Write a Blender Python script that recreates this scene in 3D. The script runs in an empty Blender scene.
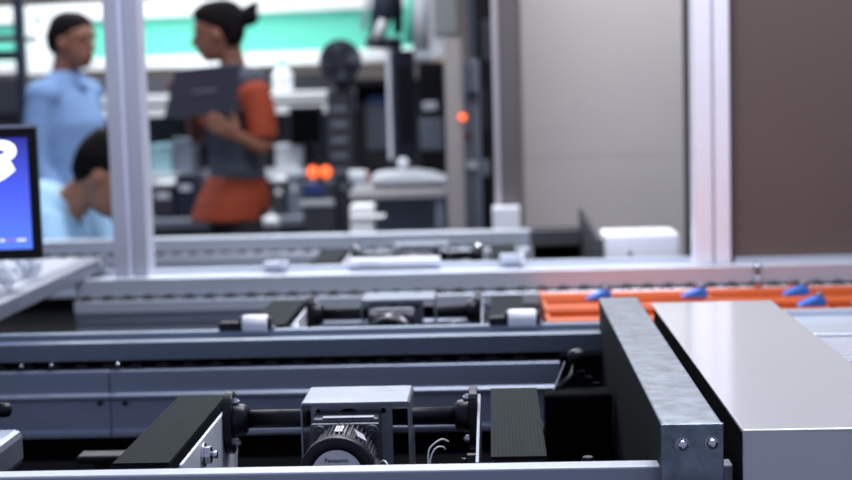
import bpy, bmesh, math, random
from mathutils import Vector, Matrix, noise
random.seed(7)
PI = math.pi
SC = bpy.context.scene
COL = SC.collection

# ------------------------------------------------------------------ camera
F = 1583.0; YAW = 0.0429; PITCH = 0.0993; ROLL = 0.0275; H = 1.45
fw = Vector((-math.sin(YAW)*math.cos(PITCH), math.cos(YAW)*math.cos(PITCH), -math.sin(PITCH)))
r0 = fw.cross(Vector((0, 0, 1))).normalized(); u0 = r0.cross(fw)
cR = math.cos(ROLL)*r0 - math.sin(ROLL)*u0
cU = math.cos(ROLL)*u0 + math.sin(ROLL)*r0
CAM = Vector((0, 0, H))
def ray(x, y): return fw + cR*((x-426)/F) - cU*((y-240)/F)
def pz(x, y, z=1.0):
    d = ray(x, y); return CAM + d*((z-H)/d.z)
def py(x, y, Y):
    d = ray(x, y); return CAM + d*(Y/d.y)
cd = bpy.data.cameras.new('camera'); cam = bpy.data.objects.new('camera', cd); COL.objects.link(cam)
m = Matrix((cR, cU, -fw)).transposed().to_4x4(); m.translation = CAM
cam.matrix_world = m
cd.sensor_width = 36; cd.lens = F/852*36; cd.clip_start = 0.05
cd.dof.use_dof = True; cd.dof.focus_distance = 1.98; cd.dof.aperture_fstop = 3.9
SC.camera = cam

# ------------------------------------------------------------------ materials
def lin(c):
    out = []
    for v in c:
        v /= 255.0
        out.append(v/12.92 if v <= 0.04045 else ((v+0.055)/1.055)**2.4)
    return tuple(out)+(1.0,)
def mat(name, rgb, rough=0.5, metal=0.0, var=0.0, scale=30.0, bump=0.0, coat=0.0, emit=0.0, stretch=(1, 1, 1), spec=0.5):
    mt = bpy.data.materials.new(name); mt.use_nodes = True
    nt = mt.node_tree; b = nt.nodes['Principled BSDF']
    b.inputs['Base Color'].default_value = lin(rgb)
    b.inputs['Roughness'].default_value = rough; b.inputs['Metallic'].default_value = metal
    b.inputs['Coat Weight'].default_value = coat; b.inputs['Coat Roughness'].default_value = 0.12
    b.inputs['Specular IOR Level'].default_value = spec
    if emit:
        b.inputs['Emission Color'].default_value = lin(rgb); b.inputs['Emission Strength'].default_value = emit
    if var or bump:
        tc = nt.nodes.new('ShaderNodeTexCoord'); mp = nt.nodes.new('ShaderNodeMapping')
        mp.inputs['Scale'].default_value = stretch
        nz = nt.nodes.new('ShaderNodeTexNoise'); nz.inputs['Scale'].default_value = scale; nz.inputs['Detail'].default_value = 5
        nt.links.new(tc.outputs['Object'], mp.inputs['Vector']); nt.links.new(mp.outputs['Vector'], nz.inputs['Vector'])
        if var:
            cr = nt.nodes.new('ShaderNodeValToRGB')
            c = lin(rgb)
            cr.color_ramp.elements[0].position = 0.3; cr.color_ramp.elements[1].position = 0.7
            cr.color_ramp.elements[0].color = tuple(v*(1-var) for v in c[:3])+(1,)
            cr.color_ramp.elements[1].color = tuple(min(1, v*(1+var)) for v in c[:3])+(1,)
            nt.links.new(nz.outputs['Fac'], cr.inputs['Fac']); nt.links.new(cr.outputs['Color'], b.inputs['Base Color'])
        if bump:
            bp = nt.nodes.new('ShaderNodeBump'); bp.inputs['Strength'].default_value = bump; bp.inputs['Distance'].default_value = 0.002
            nt.links.new(nz.outputs['Fac'], bp.inputs['Height']); nt.links.new(bp.outputs['Normal'], b.inputs['Normal'])
    return mt

ALU = mat('anodised_aluminium', (200, 206, 218), 0.36, 0.5, 0.08, 6, 0.05, stretch=(0.3, 4, 4))
ALUD = mat('dull_aluminium', (166, 173, 192), 0.42, 0.5, 0.12, 6, 0.05, stretch=(0.3, 4, 4))
POST = mat('post_aluminium', (200, 202, 216), 0.4, 0.45, 0.04, 8, 0.03, stretch=(4, 4, 0.3))
GALV = mat('galvanised_steel', (134, 142, 152), 0.38, 0.8, 0.3, 45, 0.25)
ZINC = mat('zinc_plate', (140, 146, 160), 0.36, 0.75, 0.12, 30, 0.15)
STEEL = mat('bright_steel', (205, 206, 214), 0.22, 1.0, 0.05, 60, 0.05)
BLACK = mat('black_plastic', (14, 15, 18), 0.5, 0, 0.2, 40, 0.1, spec=0.25)
BLKMET = mat('black_oxide_steel', (30, 31, 38), 0.35, 0.6, 0.2, 40, 0.1)
DARKIN = mat('dark_interior', (9, 10, 13), 0.9, 0, 0.2, 20, 0, spec=0.05)  # near-black colour stands in for shade in pit, recesses and dark corner
MOTOR = mat('motor_casting', (84, 85, 94), 0.35, 0.7, 0.15, 80, 0.15)
LABEL = mat('silver_label', (200, 200, 210), 0.4, 0.2, 0.05, 30)
COVER = mat('white_enamel', (212, 212, 216), 0.28, 0.0, 0.015, 3, 0.0, coat=1.0)
WHITE = mat('white_plastic', (222, 224, 232), 0.5, 0, 0.02, 10)
ORANGE = mat('orange_plastic', (196, 92, 42), 0.42, 0, 0.08, 20, 0.05)
BLUE = mat('blue_plastic', (38, 112, 205), 0.4, 0, 0.08, 20)
WIRE = mat('white_wire', (225, 225, 225), 0.5, 0, 0.02, 20)
RUBBER = mat('dark_rubber', (24, 26, 28), 0.6, 0, 0.2, 40, 0.1)
ROLLW = mat('white_roller', (222, 220, 230), 0.45, 0, 0.04, 40)
# belt: ribbed rubber
BELT = mat('ribbed_green_black_belt', (27, 40, 42), 0.75, 0, 0.0, 20, spec=0.12)
def belt_nodes(mt):
    nt = mt.node_tree; b = nt.nodes['Principled BSDF']
    tc = nt.nodes.new('ShaderNodeTexCoord')
    hs = []
    for ax, sc in (('X', 427), ('Y', 520)):
        w = nt.nodes.new('ShaderNodeTexWave'); w.bands_direction = ax; w.inputs['Scale'].default_value = sc/ (2*PI) * 1.0
        nt.links.new(tc.outputs['Object'], w.inputs['Vector']); hs.append(w)
    mx = nt.nodes.new('ShaderNodeMath'); mx.operation = 'MULTIPLY'
    nt.links.new(hs[0].outputs['Fac'], mx.inputs[0]); nt.links.new(hs[1].outputs['Fac'], mx.inputs[1])
    bp = nt.nodes.new('ShaderNodeBump'); bp.inputs['Strength'].default_value = 0.4; bp.inputs['Distance'].default_value = 0.002
    nt.links.new(mx.outputs[0], bp.inputs['Height']); nt.links.new(bp.outputs['Normal'], b.inputs['Normal'])
    cr = nt.nodes.new('ShaderNodeValToRGB'); cr.color_ramp.elements[0].color = lin((4, 8, 10)); cr.color_ramp.elements[1].color = lin((38, 54, 59))
    nt.links.new(mx.outputs[0], cr.inputs['Fac']); nt.links.new(cr.outputs['Color'], b.inputs['Base Color'])
belt_nodes(BELT)
GLASSY = mat('clear_plastic', (235, 240, 250), 0.12, 0, 0, 10)
GLASSY.node_tree.nodes['Principled BSDF'].inputs['Transmission Weight'].default_value = 0.5
GLASSY.node_tree.nodes['Principled BSDF'].inputs['IOR'].default_value = 1.3

# ------------------------------------------------------------------ mesh helpers
def box(bm, x0, x1, y0, y1, z0, z1, bev=0.0, M=None):
    vs = [bm.verts.new((x, y, z)) for x in (x0, x1) for y in (y0, y1) for z in (z0, z1)]
    fs = [(0, 1, 3, 2), (4, 6, 7, 5), (0, 4, 5, 1), (2, 3, 7, 6), (0, 2, 6, 4), (1, 5, 7, 3)]
    faces = [bm.faces.new([vs[i] for i in f]) for f in fs]
    if bev:
        es = list({e for f in faces for e in f.edges})
        r = bmesh.ops.bevel(bm, geom=es, offset=bev, segments=2, affect='EDGES', profile=0.5)
        vs = list({v for f in r['faces'] for v in f.verts} | {v for v in vs if v.is_valid})
    if M is not None:
        for v in vs: v.co = M @ v.co
    return vs
def ring(bm, c, a, b, rx, ry, n=16, ph=0.0, p=2.0):
    out = []
    for i in range(n):
        t = ph+2*PI*i/n; ct, st = math.cos(t), math.sin(t)
        if p != 2.0:
            ct = math.copysign(abs(ct)**(2/p), ct); st = math.copysign(abs(st)**(2/p), st)
        out.append(bm.verts.new(c + a*(rx*ct) + b*(ry*st)))
    return out
def skin(bm, rings, cap=True, smooth=True):
    for A, B in zip(rings, rings[1:]):
        n = len(A)
        for i in range(n):
            f = bm.faces.new((A[i], A[(i+1) % n], B[(i+1) % n], B[i])); f.smooth = smooth
    if cap:
        bm.faces.new(list(reversed(rings[0]))); bm.faces.new(rings[-1])
def basis(d):
    d = d.normalized(); t = Vector((0, 0, 1)) if abs(d.z) < 0.9 else Vector((1, 0, 0))
    a = t.cross(d).normalized(); return a, d.cross(a)
def cyl(bm, p0, p1, r, r2=None, n=20, cap=True, ph=0.0):
    p0, p1 = Vector(p0), Vector(p1); a, b = basis(p1-p0); r2 = r if r2 is None else r2
    skin(bm, [ring(bm, p0, a, b, r, r, n, ph), ring(bm, p1, a, b, r2, r2, n, ph)], cap, n > 8)
def lathe(bm, c, axis, prof, n=28):
    c = Vector(c); ax = Vector(axis).normalized(); a, b = basis(ax)
    skin(bm, [ring(bm, c+ax*h, a, b, max(r, 1e-4), max(r, 1e-4), n) for h, r in prof])
def tube(bm, pts, rad, n=10):
    pts = [Vector(p) for p in pts]; rs = rad if isinstance(rad, (list, tuple)) else [rad]*len(pts)
    rings = []; up = None
    for i, p in enumerate(pts):
        d = (pts[min(i+1, len(pts)-1)] - pts[max(i-1, 0)]).normalized()
        if up is None: a, b = basis(d)
        else:
            a = (up - d*up.dot(d)).normalized(); b = d.cross(a)
        up = a
        rings.append(ring(bm, p, a, b, rs[i], rs[i], n))
    skin(bm, rings)
def smoothpts(pts, k=4):
    pts = [Vector(p) for p in pts]; out = []
    for i in range(len(pts)-1):
        p0, p1, p2, p3 = pts[max(i-1, 0)], pts[i], pts[i+1], pts[min(i+2, len(pts)-1)]
        for j in range(k):
            t = j/k
            out.append(0.5*((2*p1)+(p2-p0)*t+(2*p0-5*p1+4*p2-p3)*t*t+(3*p1-p0-3*p2+p3)*t**3))
    out.append(pts[-1]); return out
def prism_x(bm, poly, x0, x1):          # poly in (y,z), extruded along x
    A = [bm.verts.new((x0, y, z)) for y, z in poly]; B = [bm.verts.new((x1, y, z)) for y, z in poly]
    n = len(poly)
    for i in range(n): bm.faces.new((A[i], A[(i+1) % n], B[(i+1) % n], B[i]))
    bm.faces.new(A); bm.faces.new(list(reversed(B)))
def prism(bm, poly, fn, a, b):           # poly of 2d points, fn(u,v,w)->Vector, w from a to b
    A = [bm.verts.new(fn(u, v, a)) for u, v in poly]; B = [bm.verts.new(fn(u, v, b)) for u, v in poly]
    n = len(poly)
    for i in range(n): bm.faces.new((A[i], A[(i+1) % n], B[(i+1) % n], B[i]))
    bm.faces.new(A); bm.faces.new(list(reversed(B)))
def obj(name, bm, mt, parent=None, bevel=0.0, origin=None):
    bmesh.ops.recalc_face_normals(bm, faces=bm.faces)
    me = bpy.data.meshes.new(name); bm.to_mesh(me); bm.free()
    if mt: me.materials.append(mt)
    o = bpy.data.objects.new(name, me); COL.objects.link(o)
    if parent is not None:
        o.parent = parent
    if bevel:
        md = o.modifiers.new('bevel', 'BEVEL'); md.width = bevel; md.segments = 2; md.limit_method = 'ANGLE'
    return o
def nb(): return bmesh.new()
def thing(name, label, cat, loc=(0, 0, 0), group=None, rz=0.0):
    o = bpy.data.objects.new(name, None); COL.objects.link(o); o.location = loc; o.rotation_euler = (0, 0, rz)
    o.empty_display_size = 0.05
    o['label'] = label; o['category'] = cat
    if group: o['group'] = group
    return o
def tag(o, label, cat, group=None):
    o['label'] = label; o['category'] = cat
    if group: o['group'] = group
    return o
def struct(name, bm, mt, bevel=0):
    o = obj(name, bm, mt, None, bevel); o['kind'] = 'structure'; return o
def copy_tree(o, parent=None):
    c = o.copy(); COL.objects.link(c)
    if parent is not None: c.parent = parent
    for ch in [k for k in SC.objects if k.parent == o]: copy_tree(ch, c)
    return c
def bxo(name, b, mt, parent=None, bevel=0.0, bev=0.0):
    bm = nb(); box(bm, *b, bev=bev); return obj(name, bm, mt, parent, bevel)
def textmesh(name, s, size, mt, parent, M, extrude=0.0004):
    cu = bpy.data.curves.new(name, 'FONT'); cu.body = s; cu.size = size; cu.extrude = extrude; cu.align_x = 'CENTER'; cu.align_y = 'CENTER'
    t = bpy.data.objects.new('tmp', cu); COL.objects.link(t)
    bpy.context.view_layer.update()
    me = bpy.data.meshes.new_from_object(t.evaluated_get(bpy.context.evaluated_depsgraph_get()))
    bpy.data.objects.remove(t); me.materials.clear(); me.materials.append(mt)
    o = bpy.data.objects.new(name, me); COL.objects.link(o); o.parent = parent; o.matrix_local = M
    return o

# ------------------------------------------------------------------ room
FLOOR = mat('dark_floor', (52, 53, 60), 0.7, 0, 0.1, 3)
bm = nb(); box(bm, -6, 5, -1.5, 13, -0.05, 0); struct('floor', bm, FLOOR)
WALLB = mat('cream_wall', (140, 130, 120), 0.8, 0, 0.04, 2)
bm = nb(); box(bm, -6, 5, 12.0, 12.1, 0, 3.6); struct('wall_back', bm, WALLB)

# light grey panel wall on the right with block joints
WALLG = mat('grey_block_wall', (176, 170, 168), 0.75, 0, 0.03, 3, 0.05)
yw = 5.6
xl = py(524, 200, yw).x
struct_z = [0.0, 1.15, 2.05, 3.4]
bm = nb()
zj = py(560, 157, yw).z
rows = [0.0, zj-1.2, zj-0.6, zj, zj+0.75, zj+1.5, 3.4]
for a, b in zip(rows, rows[1:]):
    x = xl
    while x < 4.0:
        box(bm, x, min(x+1.1, 4.0)-0.0012, yw, yw+0.12, a, b-0.0015)
        x += 1.1
box(bm, xl, 4.0, yw+0.004, yw+0.115, 0, 3.4)
struct('wall_right', bm, WALLG)
# column closing that wall
COLM = mat('grey_column', (92, 86, 88), 0.6, 0.1, 0.05, 4)
a = py(499, 120, 5.5).x; b = py(519, 120, 5.5).x
bm = nb(); box(bm, a, b, 5.42, 5.55, 0, 3.4); 
o = tag(obj('wall_column', bm, COLM, None, 0.004), 'tall brown grey column closing the left end of the grey wall', 'column')
bxo('edge_strip', (a-0.018, a, 5.42, 5.46, 0, 3.4), mat('strip_grey', (168, 164, 170), 0.5), o)
bxo('foot_block', (a-0.03, b-0.006, 5.34, 5.42, py(505, 226, 5.4).z-0.1, py(505, 206, 5.4).z), WHITE, o, 0.004)

# ------------------------------------------------------------------ T-slot profile
def tslot(bm, x0, x1, y0, y1, z0, z1, nx=1, ny=1, g=0.008, gd=0.010):
    # vertical profile with slots on the front/back (nx) and on the sides (ny)
    pts = []
    w = x1-x0; h = y1-y0
    def side(n, L):
        out = [0]
        for i in range(n):
            c = L*(i+0.5)/n
            out += [(c-g/2, 0), (c-g/2, 1), (c-g*0.5, 1), (c+g/2, 1), (c+g/2, 0)]
        return out[1:]
    for t, d in side(nx, w): pts.append((x0+t, y0+d*gd))
    pts.append((x1, y0))
    for t, d in side(ny, h): pts.append((x1-d*gd, y0+t))
    pts.append((x1, y1))
    for t, d in side(nx, w): pts.append((x1-t, y1-d*gd))
    pts.append((x0, y1))
    for t, d in side(ny, h): pts.append((x0+d*gd, y1-t))
    pts.append((x0, y0))
    cl = []
    for p in pts:
        if not cl or (abs(p[0]-cl[-1][0])+abs(p[1]-cl[-1][1])) > 1e-6: cl.append(p)
    prism(bm, cl, lambda u, v, w_: Vector((u, v, w_)), z0, z1)

# ------------------------------------------------------------------ conveyor rails
PITCHR = 0.0495
def rail_lower(parent, x0, x1, Y1, mt, joints=(), dark=None, n_off=0.0, ztop=1.0, deep=True):
    """inner side of a rail facing the camera; Y1 is the front of the upper face"""
    z = ztop; fwd = dark is not None; fy = 0.014 if fwd else 0.0; rr_ = 0.018 if fwd else 0.019
    bm = nb(); box(bm, x0, x1, Y1+0.034, Y1+0.045, z-0.056, z-0.030); obj('slot_back', bm, dark or DARKIN, parent)
    segs = [x0]+list(joints)+[x1]
    for a, b in zip(segs, segs[1:]):
        bm = nb()
        prism_x(bm, [(Y1-0.006-fy, z-0.051), (Y1-0.004-fy, z-0.049), (Y1+0.03, z-0.049), (Y1+0.03, z-0.17), (Y1-0.012, z-0.17), (Y1-0.012, z-0.160),
                     (Y1-0.004, z-0.157), (Y1-0.004, z-0.104), (Y1-0.012, z-0.100), (Y1-0.012, z-0.094), (Y1-0.006, z-0.090), (Y1-0.006, z-0.080 if fwd else z-0.060), (Y1-0.006-fy, z-0.078 if fwd else z-0.058)], a+0.0008, b-0.0008)
        obj('side_profile', bm, mt, parent, 0.001)
    bm = nb(); box(bm, x0, x1, Y1+0.012, Y1+0.02, z-0.208, z-0.1705); obj('blackout_skirt', bm, DARKIN, parent)  # black strip added below the rail so the pit stays dark
    n = int((x1-x0)/PITCHR)
    rm = None
    for i in range(min(n, 95)):
        x = x0+0.02+n_off+i*PITCHR
        if x > x1-0.01: break
        if rm is None:
            bm = nb(); lathe(bm, (0, 0, 0), (0, 1, 0), [(0, rr_-0.002), (0.001, rr_), (0.009, rr_), (0.010, rr_-0.002)], 20)
            lathe(bm, (0, 0, 0), (0, 1, 0), [(-0.002, 0.004), (0.012, 0.004)], 8)
            rm = obj('roller', bm, RUBBER, parent)
            o = rm
        else:
            o = rm.copy(); COL.objects.link(o); o.parent = parent
        o.location = (x, Y1+(-0.013 if fwd else 0.012), z-(0.0555 if fwd else 0.058))
def double_beam(parent, x0, x1, Y1, W=0.12, z=1.0, mt=ALU, zb=-0.0325, name='top_beam'):
    bm = nb(); l = 0.026; g = 0.012
    prism_x(bm, [(Y1, z-0.001), (Y1+0.001, z), (Y1+l, z), (Y1+l, z-g), (Y1+W-l, z-g), (Y1+W-l, z), (Y1+W-0.001, z), (Y1+W, z-0.001),
                 (Y1+W, z-0.17), (Y1+0.046, z-0.17), (Y1+0.046, z+zb), (Y1, z+zb)], x0, x1)
    return obj(name, bm, mt, parent, 0.001)

YF = pz(300, 465.8).y                 # back edge of the front rail
YF0 = pz(300, 472.3).y
XC = (pz(742.5, 430, 1.055).x+pz(651, 303, 1.055).x)/2
xL1 = pz(-60, 460).x
xFR = pz(662, 464).x
# front rail
fr = thing('conveyor_rail', 'aluminium rail with a bright top edge running along the bottom of the picture', 'rail', (0, 0, 0))
bm = nb(); prism_x(bm, [(YF0, 0.998), (YF0+0.002, 1.0), (YF-0.002, 1.0), (YF, 0.998), (YF, 0.86), (YF-0.012, 0.86), (YF-0.012, 0.985), (YF0+0.008, 0.985), (YF0+0.008, 0.86), (YF0, 0.86)], xL1, XC-0.002)
obj('top_beam', bm, mat('front_aluminium', (172, 177, 190), 0.4, 0.5, 0.08, 6, 0.05, stretch=(0.3, 4, 4)), fr, 0.0008)
bm = nb(); prism_x(bm, [(YF0-0.004, 0.93), (YF0, 0.93), (YF0, 0.80), (YF0-0.004, 0.80)], xL1, XC-0.002); obj('side_panel', bm, ALUD, fr)

# rail between first and second lane
Y1 = pz(300, 339.0).y; W1 = pz(300, 327.5).y-Y1
r1 = thing('conveyor_rail', 'dark blue grey double rail with wheel slot behind the motor, nearest cross rail', 'rail')
xa = pz(-80, 340).x; xe = pz(607, 330).x
double_beam(r1, xa, xe, Y1, W1, mt=mat('middle_aluminium', (128, 138, 154), 0.38, 0.5, 0.1, 6, 0.05, stretch=(0.3, 4, 4)))
xj = py(111, 400, Y1).x
rail_lower(r1, xa, py(560, 366, Y1).x, Y1, ALUD, joints=(xj,))
for sx, sy in ((22, 366), (52, 365), (118, 364)):
    p = py(sx, sy, Y1-0.004); bm = nb(); lathe(bm, (p.x, Y1-0.012, p.z), (0, 1, 0), [(0, 0.0005), (0.0015, 0.0035), (0.004, 0.004), (0.03, 0.004)], 12); obj('screw', bm, STEEL, r1)
for sx, sy in ((100, 403), (125, 403), (100, 438), (125, 438)):
    p = py(sx, sy, Y1-0.006); bm = nb(); lathe(bm, (p.x, Y1-0.0145, p.z), (0, 1, 0), [(0, 0.0035), (0.003, 0.0042), (0.01, 0.0042)], 12); obj('socket_screw', bm, BLACK, r1)

# rail 1 piece right of the white cover
xr = pz(786, 320).x
r1b = thing('conveyor_rail', 'light aluminium rail end right of the white cover in front of the orange trays', 'rail')
yb0 = pz(835, 334, 1.0).y; double_beam(r1b, xr, xr+0.5, yb0, 3.02-yb0, mt=ALU, zb=-0.0325)

# rail between second and third lane
Y2 = pz(300, 275.5).y; W2 = pz(300, 265).y-Y2
r2 = thing('conveyor_rail', 'long light aluminium double rail carrying the two tall posts', 'rail')
xa2 = pz(84, 276).x; xe2 = pz(900, 256).x+0.12
double_beam(r2, xa2, xe2, Y2, W2, mt=ALU, zb=-0.042)
rail_lower(r2, xa2, xe2, Y2, ALU, n_off=0.01, dark=ALU)
# far rail
Y3 = pz(300, 236).y; W3 = 0.07
r3 = thing('conveyor_rail', 'farthest grey rail with wheel slot in front of the people', 'rail')
xa3 = py(-40, 245, Y3).x; xe3 = py(530, 240, Y3).x; XE = py(597, 246, Y2+W2+0.06).x; xe3b = XE-0.001
bm = nb(); prism_x(bm, [(Y3, 0.999), (Y3+0.001, 1.0), (Y3+W3, 1.0), (Y3+W3, 0.83), (Y3+0.046, 0.83), (Y3+0.046, 0.958), (Y3, 0.958)], xa3, xe3); obj('top_beam', bm, ALU, r3, 0.001)
bm = nb(); box(bm, xe3+0.0005, xe3b, Y3, Y3+W3-0.02, 0.954, 0.9995); obj('beam_end', bm, mat('dull_beam_end', (84, 84, 90), 0.5, 0.3, 0.05, 8), r3, 0.001)
rail_lower(r3, xa3, xe3, Y3, ALU, dark=ALU)

# frame legs carrying the rails down to the floor
LEG = mat('frame_leg_aluminium', (110, 114, 130), 0.5, 0.6, 0.05, 8)
def legs(root, xs, y0, y1, zt):
    for x in xs:
        bm = nb(); tslot(bm, x-0.025, x+0.025, y0, y1, 0.0, zt, 1, 1); obj('leg', bm, LEG, root)
legs(fr, (-0.7, 0.15, XC-0.06), YF-0.06, YF-0.012, 0.859)
legs(r1, (xa+0.1, 0.0), Y1+0.05, Y1+0.10, 0.829)
legs(r1b, (xr+0.1, xr+0.45), yb0+0.06, yb0+0.11, 0.829)
legs(r2, (xa2+0.1, 0.0, xe2-0.1), Y2+0.05, Y2+0.10, 0.829)
legs(r3, (xa3+0.1, xe3-0.3), Y3+0.005, Y3+0.055, 0.829)

# black pans added under the lanes to keep the pits dark
def pan(label, y0, y1, x0, x1, z=0.79):
    root = thing('blackout_pan', label, 'tray')
    bxo('pan_sheet', (x0, x1, y0, y1, z-0.004, z), DARKIN, root)
    bxo('pan_edge', (x0, x1, y1-0.004, y1, z+0.0005, z+0.03), DARKIN, root)
    for x in (x0+0.3, x1-0.3): bxo('pan_leg', (x, x+0.03, (y0+y1)/2, (y0+y1)/2+0.03, 0, z-0.0045), LEG, root)
pan('black pan added under the motor to darken the nearest lane', YF+0.004, Y1+0.008, xa-0.2, XC-0.004)
pan('black pan added under the orange trays to darken the middle lane', Y1+W1+0.004, Y2+0.008, xa-0.3, 1.6)
pan('black pan added to darken the farthest lane', Y2+W2+0.004, Y3+0.008, xa3-0.1, XE-0.004)

# ------------------------------------------------------------------ transfer unit (belts, shaft, motor)
SHY = 2.165; 
def unit(idx, dy, labels, yN):
    root = thing('transfer_unit', labels, 'conveyor drive', (0, dy, 0), 'belt transfer units between the rails')
    # left belt
    zb = 1.004
    def beltbox(name, xl, xr, y0, y1, parent, zt=zb):
        # belt with rounded far end wrapping a pulley
        R = 0.028; pts = []
        outer = [(y0, zt), (y1-R, zt)]
        for i in range(1, 9):
            t = PI/2 - PI*i/8
            outer.append((y1-R+R*math.cos(t), zt-R+R*math.sin(t)))
        outer.append((y0, zt-2*R))
        th = 0.004
        inner = [(y0, zt-2*R+th), (y1-R, zt-2*R+th)]
        for i in range(1, 9):
            t = -PI/2 + PI*i/8
            inner.append((y1-R+(R-th)*math.cos(t), zt-R+(R-th)*math.sin(t)))
        inner.append((y0, zt-th))
        bm = nb(); prism_x(bm, outer+inner, xl, xr)
        o = obj(name, bm, BELT, parent)
        bm = nb(); cyl(bm, (xl+0.002, y1-R, zt-R), (xr-0.002, y1-R, zt-R), R-th-0.0005, n=24); obj('pulley', bm, BLKMET, o)
        bm = nb(); box(bm, xl+0.004, xr-0.004, y0+0.002, y1-2*R, zt-0.03, zt-th-0.001); obj('support_bar', bm, BLKMET, o)
        return o
    a = pz(110, 466, zb); b = pz(166, 466, zb)
    far = pz(205, 391.5, zb).y
    beltbox('belt', a.x, b.x, yN, far, root)
    c = pz(491, 464, zb); d = pz(548, 464, zb); far2 = pz(515, 384, zb).y
    beltbox('belt', c.x, d.x, yN, far2, root)
    # left side plate
    xp = b.x+0.012
    bm = nb()
    prism_x(bm, [(yN, 0.85), (yN, 1.001), (far-0.03, 1.001), (far-0.012, 0.985), (far-0.05, 0.90), (far-0.09, 0.85)], xp, xp+0.004)
    obj('side_plate', bm, mat('pale_plate', (206, 210, 222), 0.4, 0.2, 0.06, 20, 0.05), root, 0.0005)
    # hex bolt with washer on side plate
    p = pz(216, 457, 0.985)
    yb = 1.985; zbb = 0.981
    o = nb(); lathe(o, (xp+0.004, yb, zbb), (1, 0, 0), [(0, 0.016), (0.003, 0.016)], 24); wsh = obj('bolt_washer', o, STEEL, root)
    o = nb(); cyl(o, (xp+0.006, yb, zbb), (xp+0.015, yb, zbb), 0.012, n=6); cyl(o, (xp+0.015, yb, zbb), (xp+0.023, yb, zbb), 0.005, n=14); obj('hex_nut', o, STEEL, wsh)
    # flange bearings and shaft
    zs = 0.988
    def bearing(x, s, parent):
        bm = nb()
        poly = []
        for i in range(28):
            t = 2*PI*i/28
            rr = 0.030
            y = rr*math.cos(t); z = rr*math.sin(t)
            z += 0.014 if z > 0.002 else (-0.014 if z < -0.002 else 0)
            poly.append((SHY+y, zs-0.004+z))
        x0, x1 = (x, x+0.012*s) if s > 0 else (x+0.012*s, x)
        prism_x(bm, poly, min(x0, x1), max(x0, x1))
        lathe(bm, (x+0.012*s, SHY, zs), (s, 0, 0), [(0, 0.024), (0.016, 0.021), (0.020, 0.016)], 24)
        o = obj('flange_bearing', bm, BLKMET, parent, 0.001)
        for dz in (-0.033, 0.025):
            bm = nb(); cyl(bm, (x+0.012*s, SHY-0.002, zs+dz), (x+0.017*s, SHY-0.002, zs+dz), 0.006, n=6); cyl(bm, (x+0.017*s, SHY-0.002, zs+dz), (x+0.020*s, SHY-0.002, zs+dz), 0.003, n=10)
            obj('bolt', bm, STEEL, o)
        return o
    bearing(xp+0.004, 1, root)
    xq = pz(478, 430, 0.97).x
    bearing(xq, -1, root)
    bm = nb(); cyl(bm, (xp+0.01, SHY, zs), (xq-0.003, SHY, zs), 0.0125, n=20)
    box(bm, xp+0.04, xp+0.12, SHY-0.003, SHY+0.003, zs+0.008, zs+0.0125)
    obj('drive_shaft', bm, BLKMET, root)
    bm = nb(); cyl(bm, (xp+0.005, far-0.05, 0.955), (xq, far-0.05, 0.955), 0.006, n=14); obj('tie_bar', bm, ALUD, root)
    # right plate (thin vertical, seen edge on)
    bm = nb(); prism_x(bm, [(yN, 0.85), (yN, 0.998), (far2-0.07, 1.004), (far2-0.055, 0.995), (far2-0.055, 0.85)], xq, xq+0.004); obj('side_plate', bm, ZINC, root, 0.0005)
    bm = nb(); cyl(bm, (xq, 1.97, 0.97), (xq-0.012, 1.97, 0.97), 0.011, n=6); cyl(bm, (xq-0.012, 1.97, 0.97), (xq-0.02, 1.97, 0.97), 0.005, n=12); obj('hex_nut', bm, BLKMET, root)
    # gearmotor housing bracket
    xh0 = py(300, 402, 2.09).x; xh1 = py(409.5, 402, 2.09).x; zt = py(350, 402, 2.09).z; t = 0.003
    hb = 2.20
    bm = nb()
    poly = [(xh0, 0.85), (xh0, zt-0.003), (xh0+0.003, zt), (xh1-0.003, zt), (xh1, zt-0.003), (xh1, 0.85), (xh1-t, 0.85), (xh1-t, zt-t-0.001), (xh0+t, zt-t-0.001), (xh0+t, 0.85)]
    prism(bm, poly, lambda u, v, w: Vector((u, w, v)), 2.09, hb)
    obj('housing', bm, ZINC, root, 0.0008)
    # mounting plate
    xc = (py(310, 405, 2.11).x+py(392, 405, 2.11).x)/2
    bm = nb(); 
    x0m = py(310, 405, 2.11).x; x1m = py(392, 405, 2.11).x
    box(bm, x0m, x1m, 2.112, 2.116, 0.88, zt-0.008)
    mp_ = obj('mounting_plate', bm, ZINC, root, 0.0008)
    for hx in (x0m+0.011, x1m-0.012):
        bm = nb(); cyl(bm, (hx, 2.1105, zt-0.017), (hx, 2.112, zt-0.017), 0.0035, n=14); obj('plate_hole', bm, DARKIN, mp_)
    bm = nb(); lathe(bm, (xc-0.004, 2.1105, zt-0.034), (0, 1, 0), [(0, 0.021), (0.0015, 0.021)], 32); obj('bore', bm, DARKIN, mp_)
    # gearmotor : parts of the unit
    xm = xc-0.004; zm = zt-0.062; 
    gm = nb()
    zc = zm; 
    box(gm, xm-0.045, xm+0.045, 2.060, 2.110, zc-0.045, zc+0.046, bev=0.004)
    gear = obj('gearbox', gm, MOTOR, root)
    # top casting flange, label strip
    bm = nb(); box(bm, xm-0.046, xm+0.046, 2.052, 2.060, zc-0.046, zc+0.041, bev=0.003); obj('motor_flange', bm, MOTOR, gear)
    bm = nb(); box(bm, xm-0.03, xm+0.038, 2.062, 2.074, zc+0.0462, zc+0.0468); obj('label_strip', bm, LABEL, gear)
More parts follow.
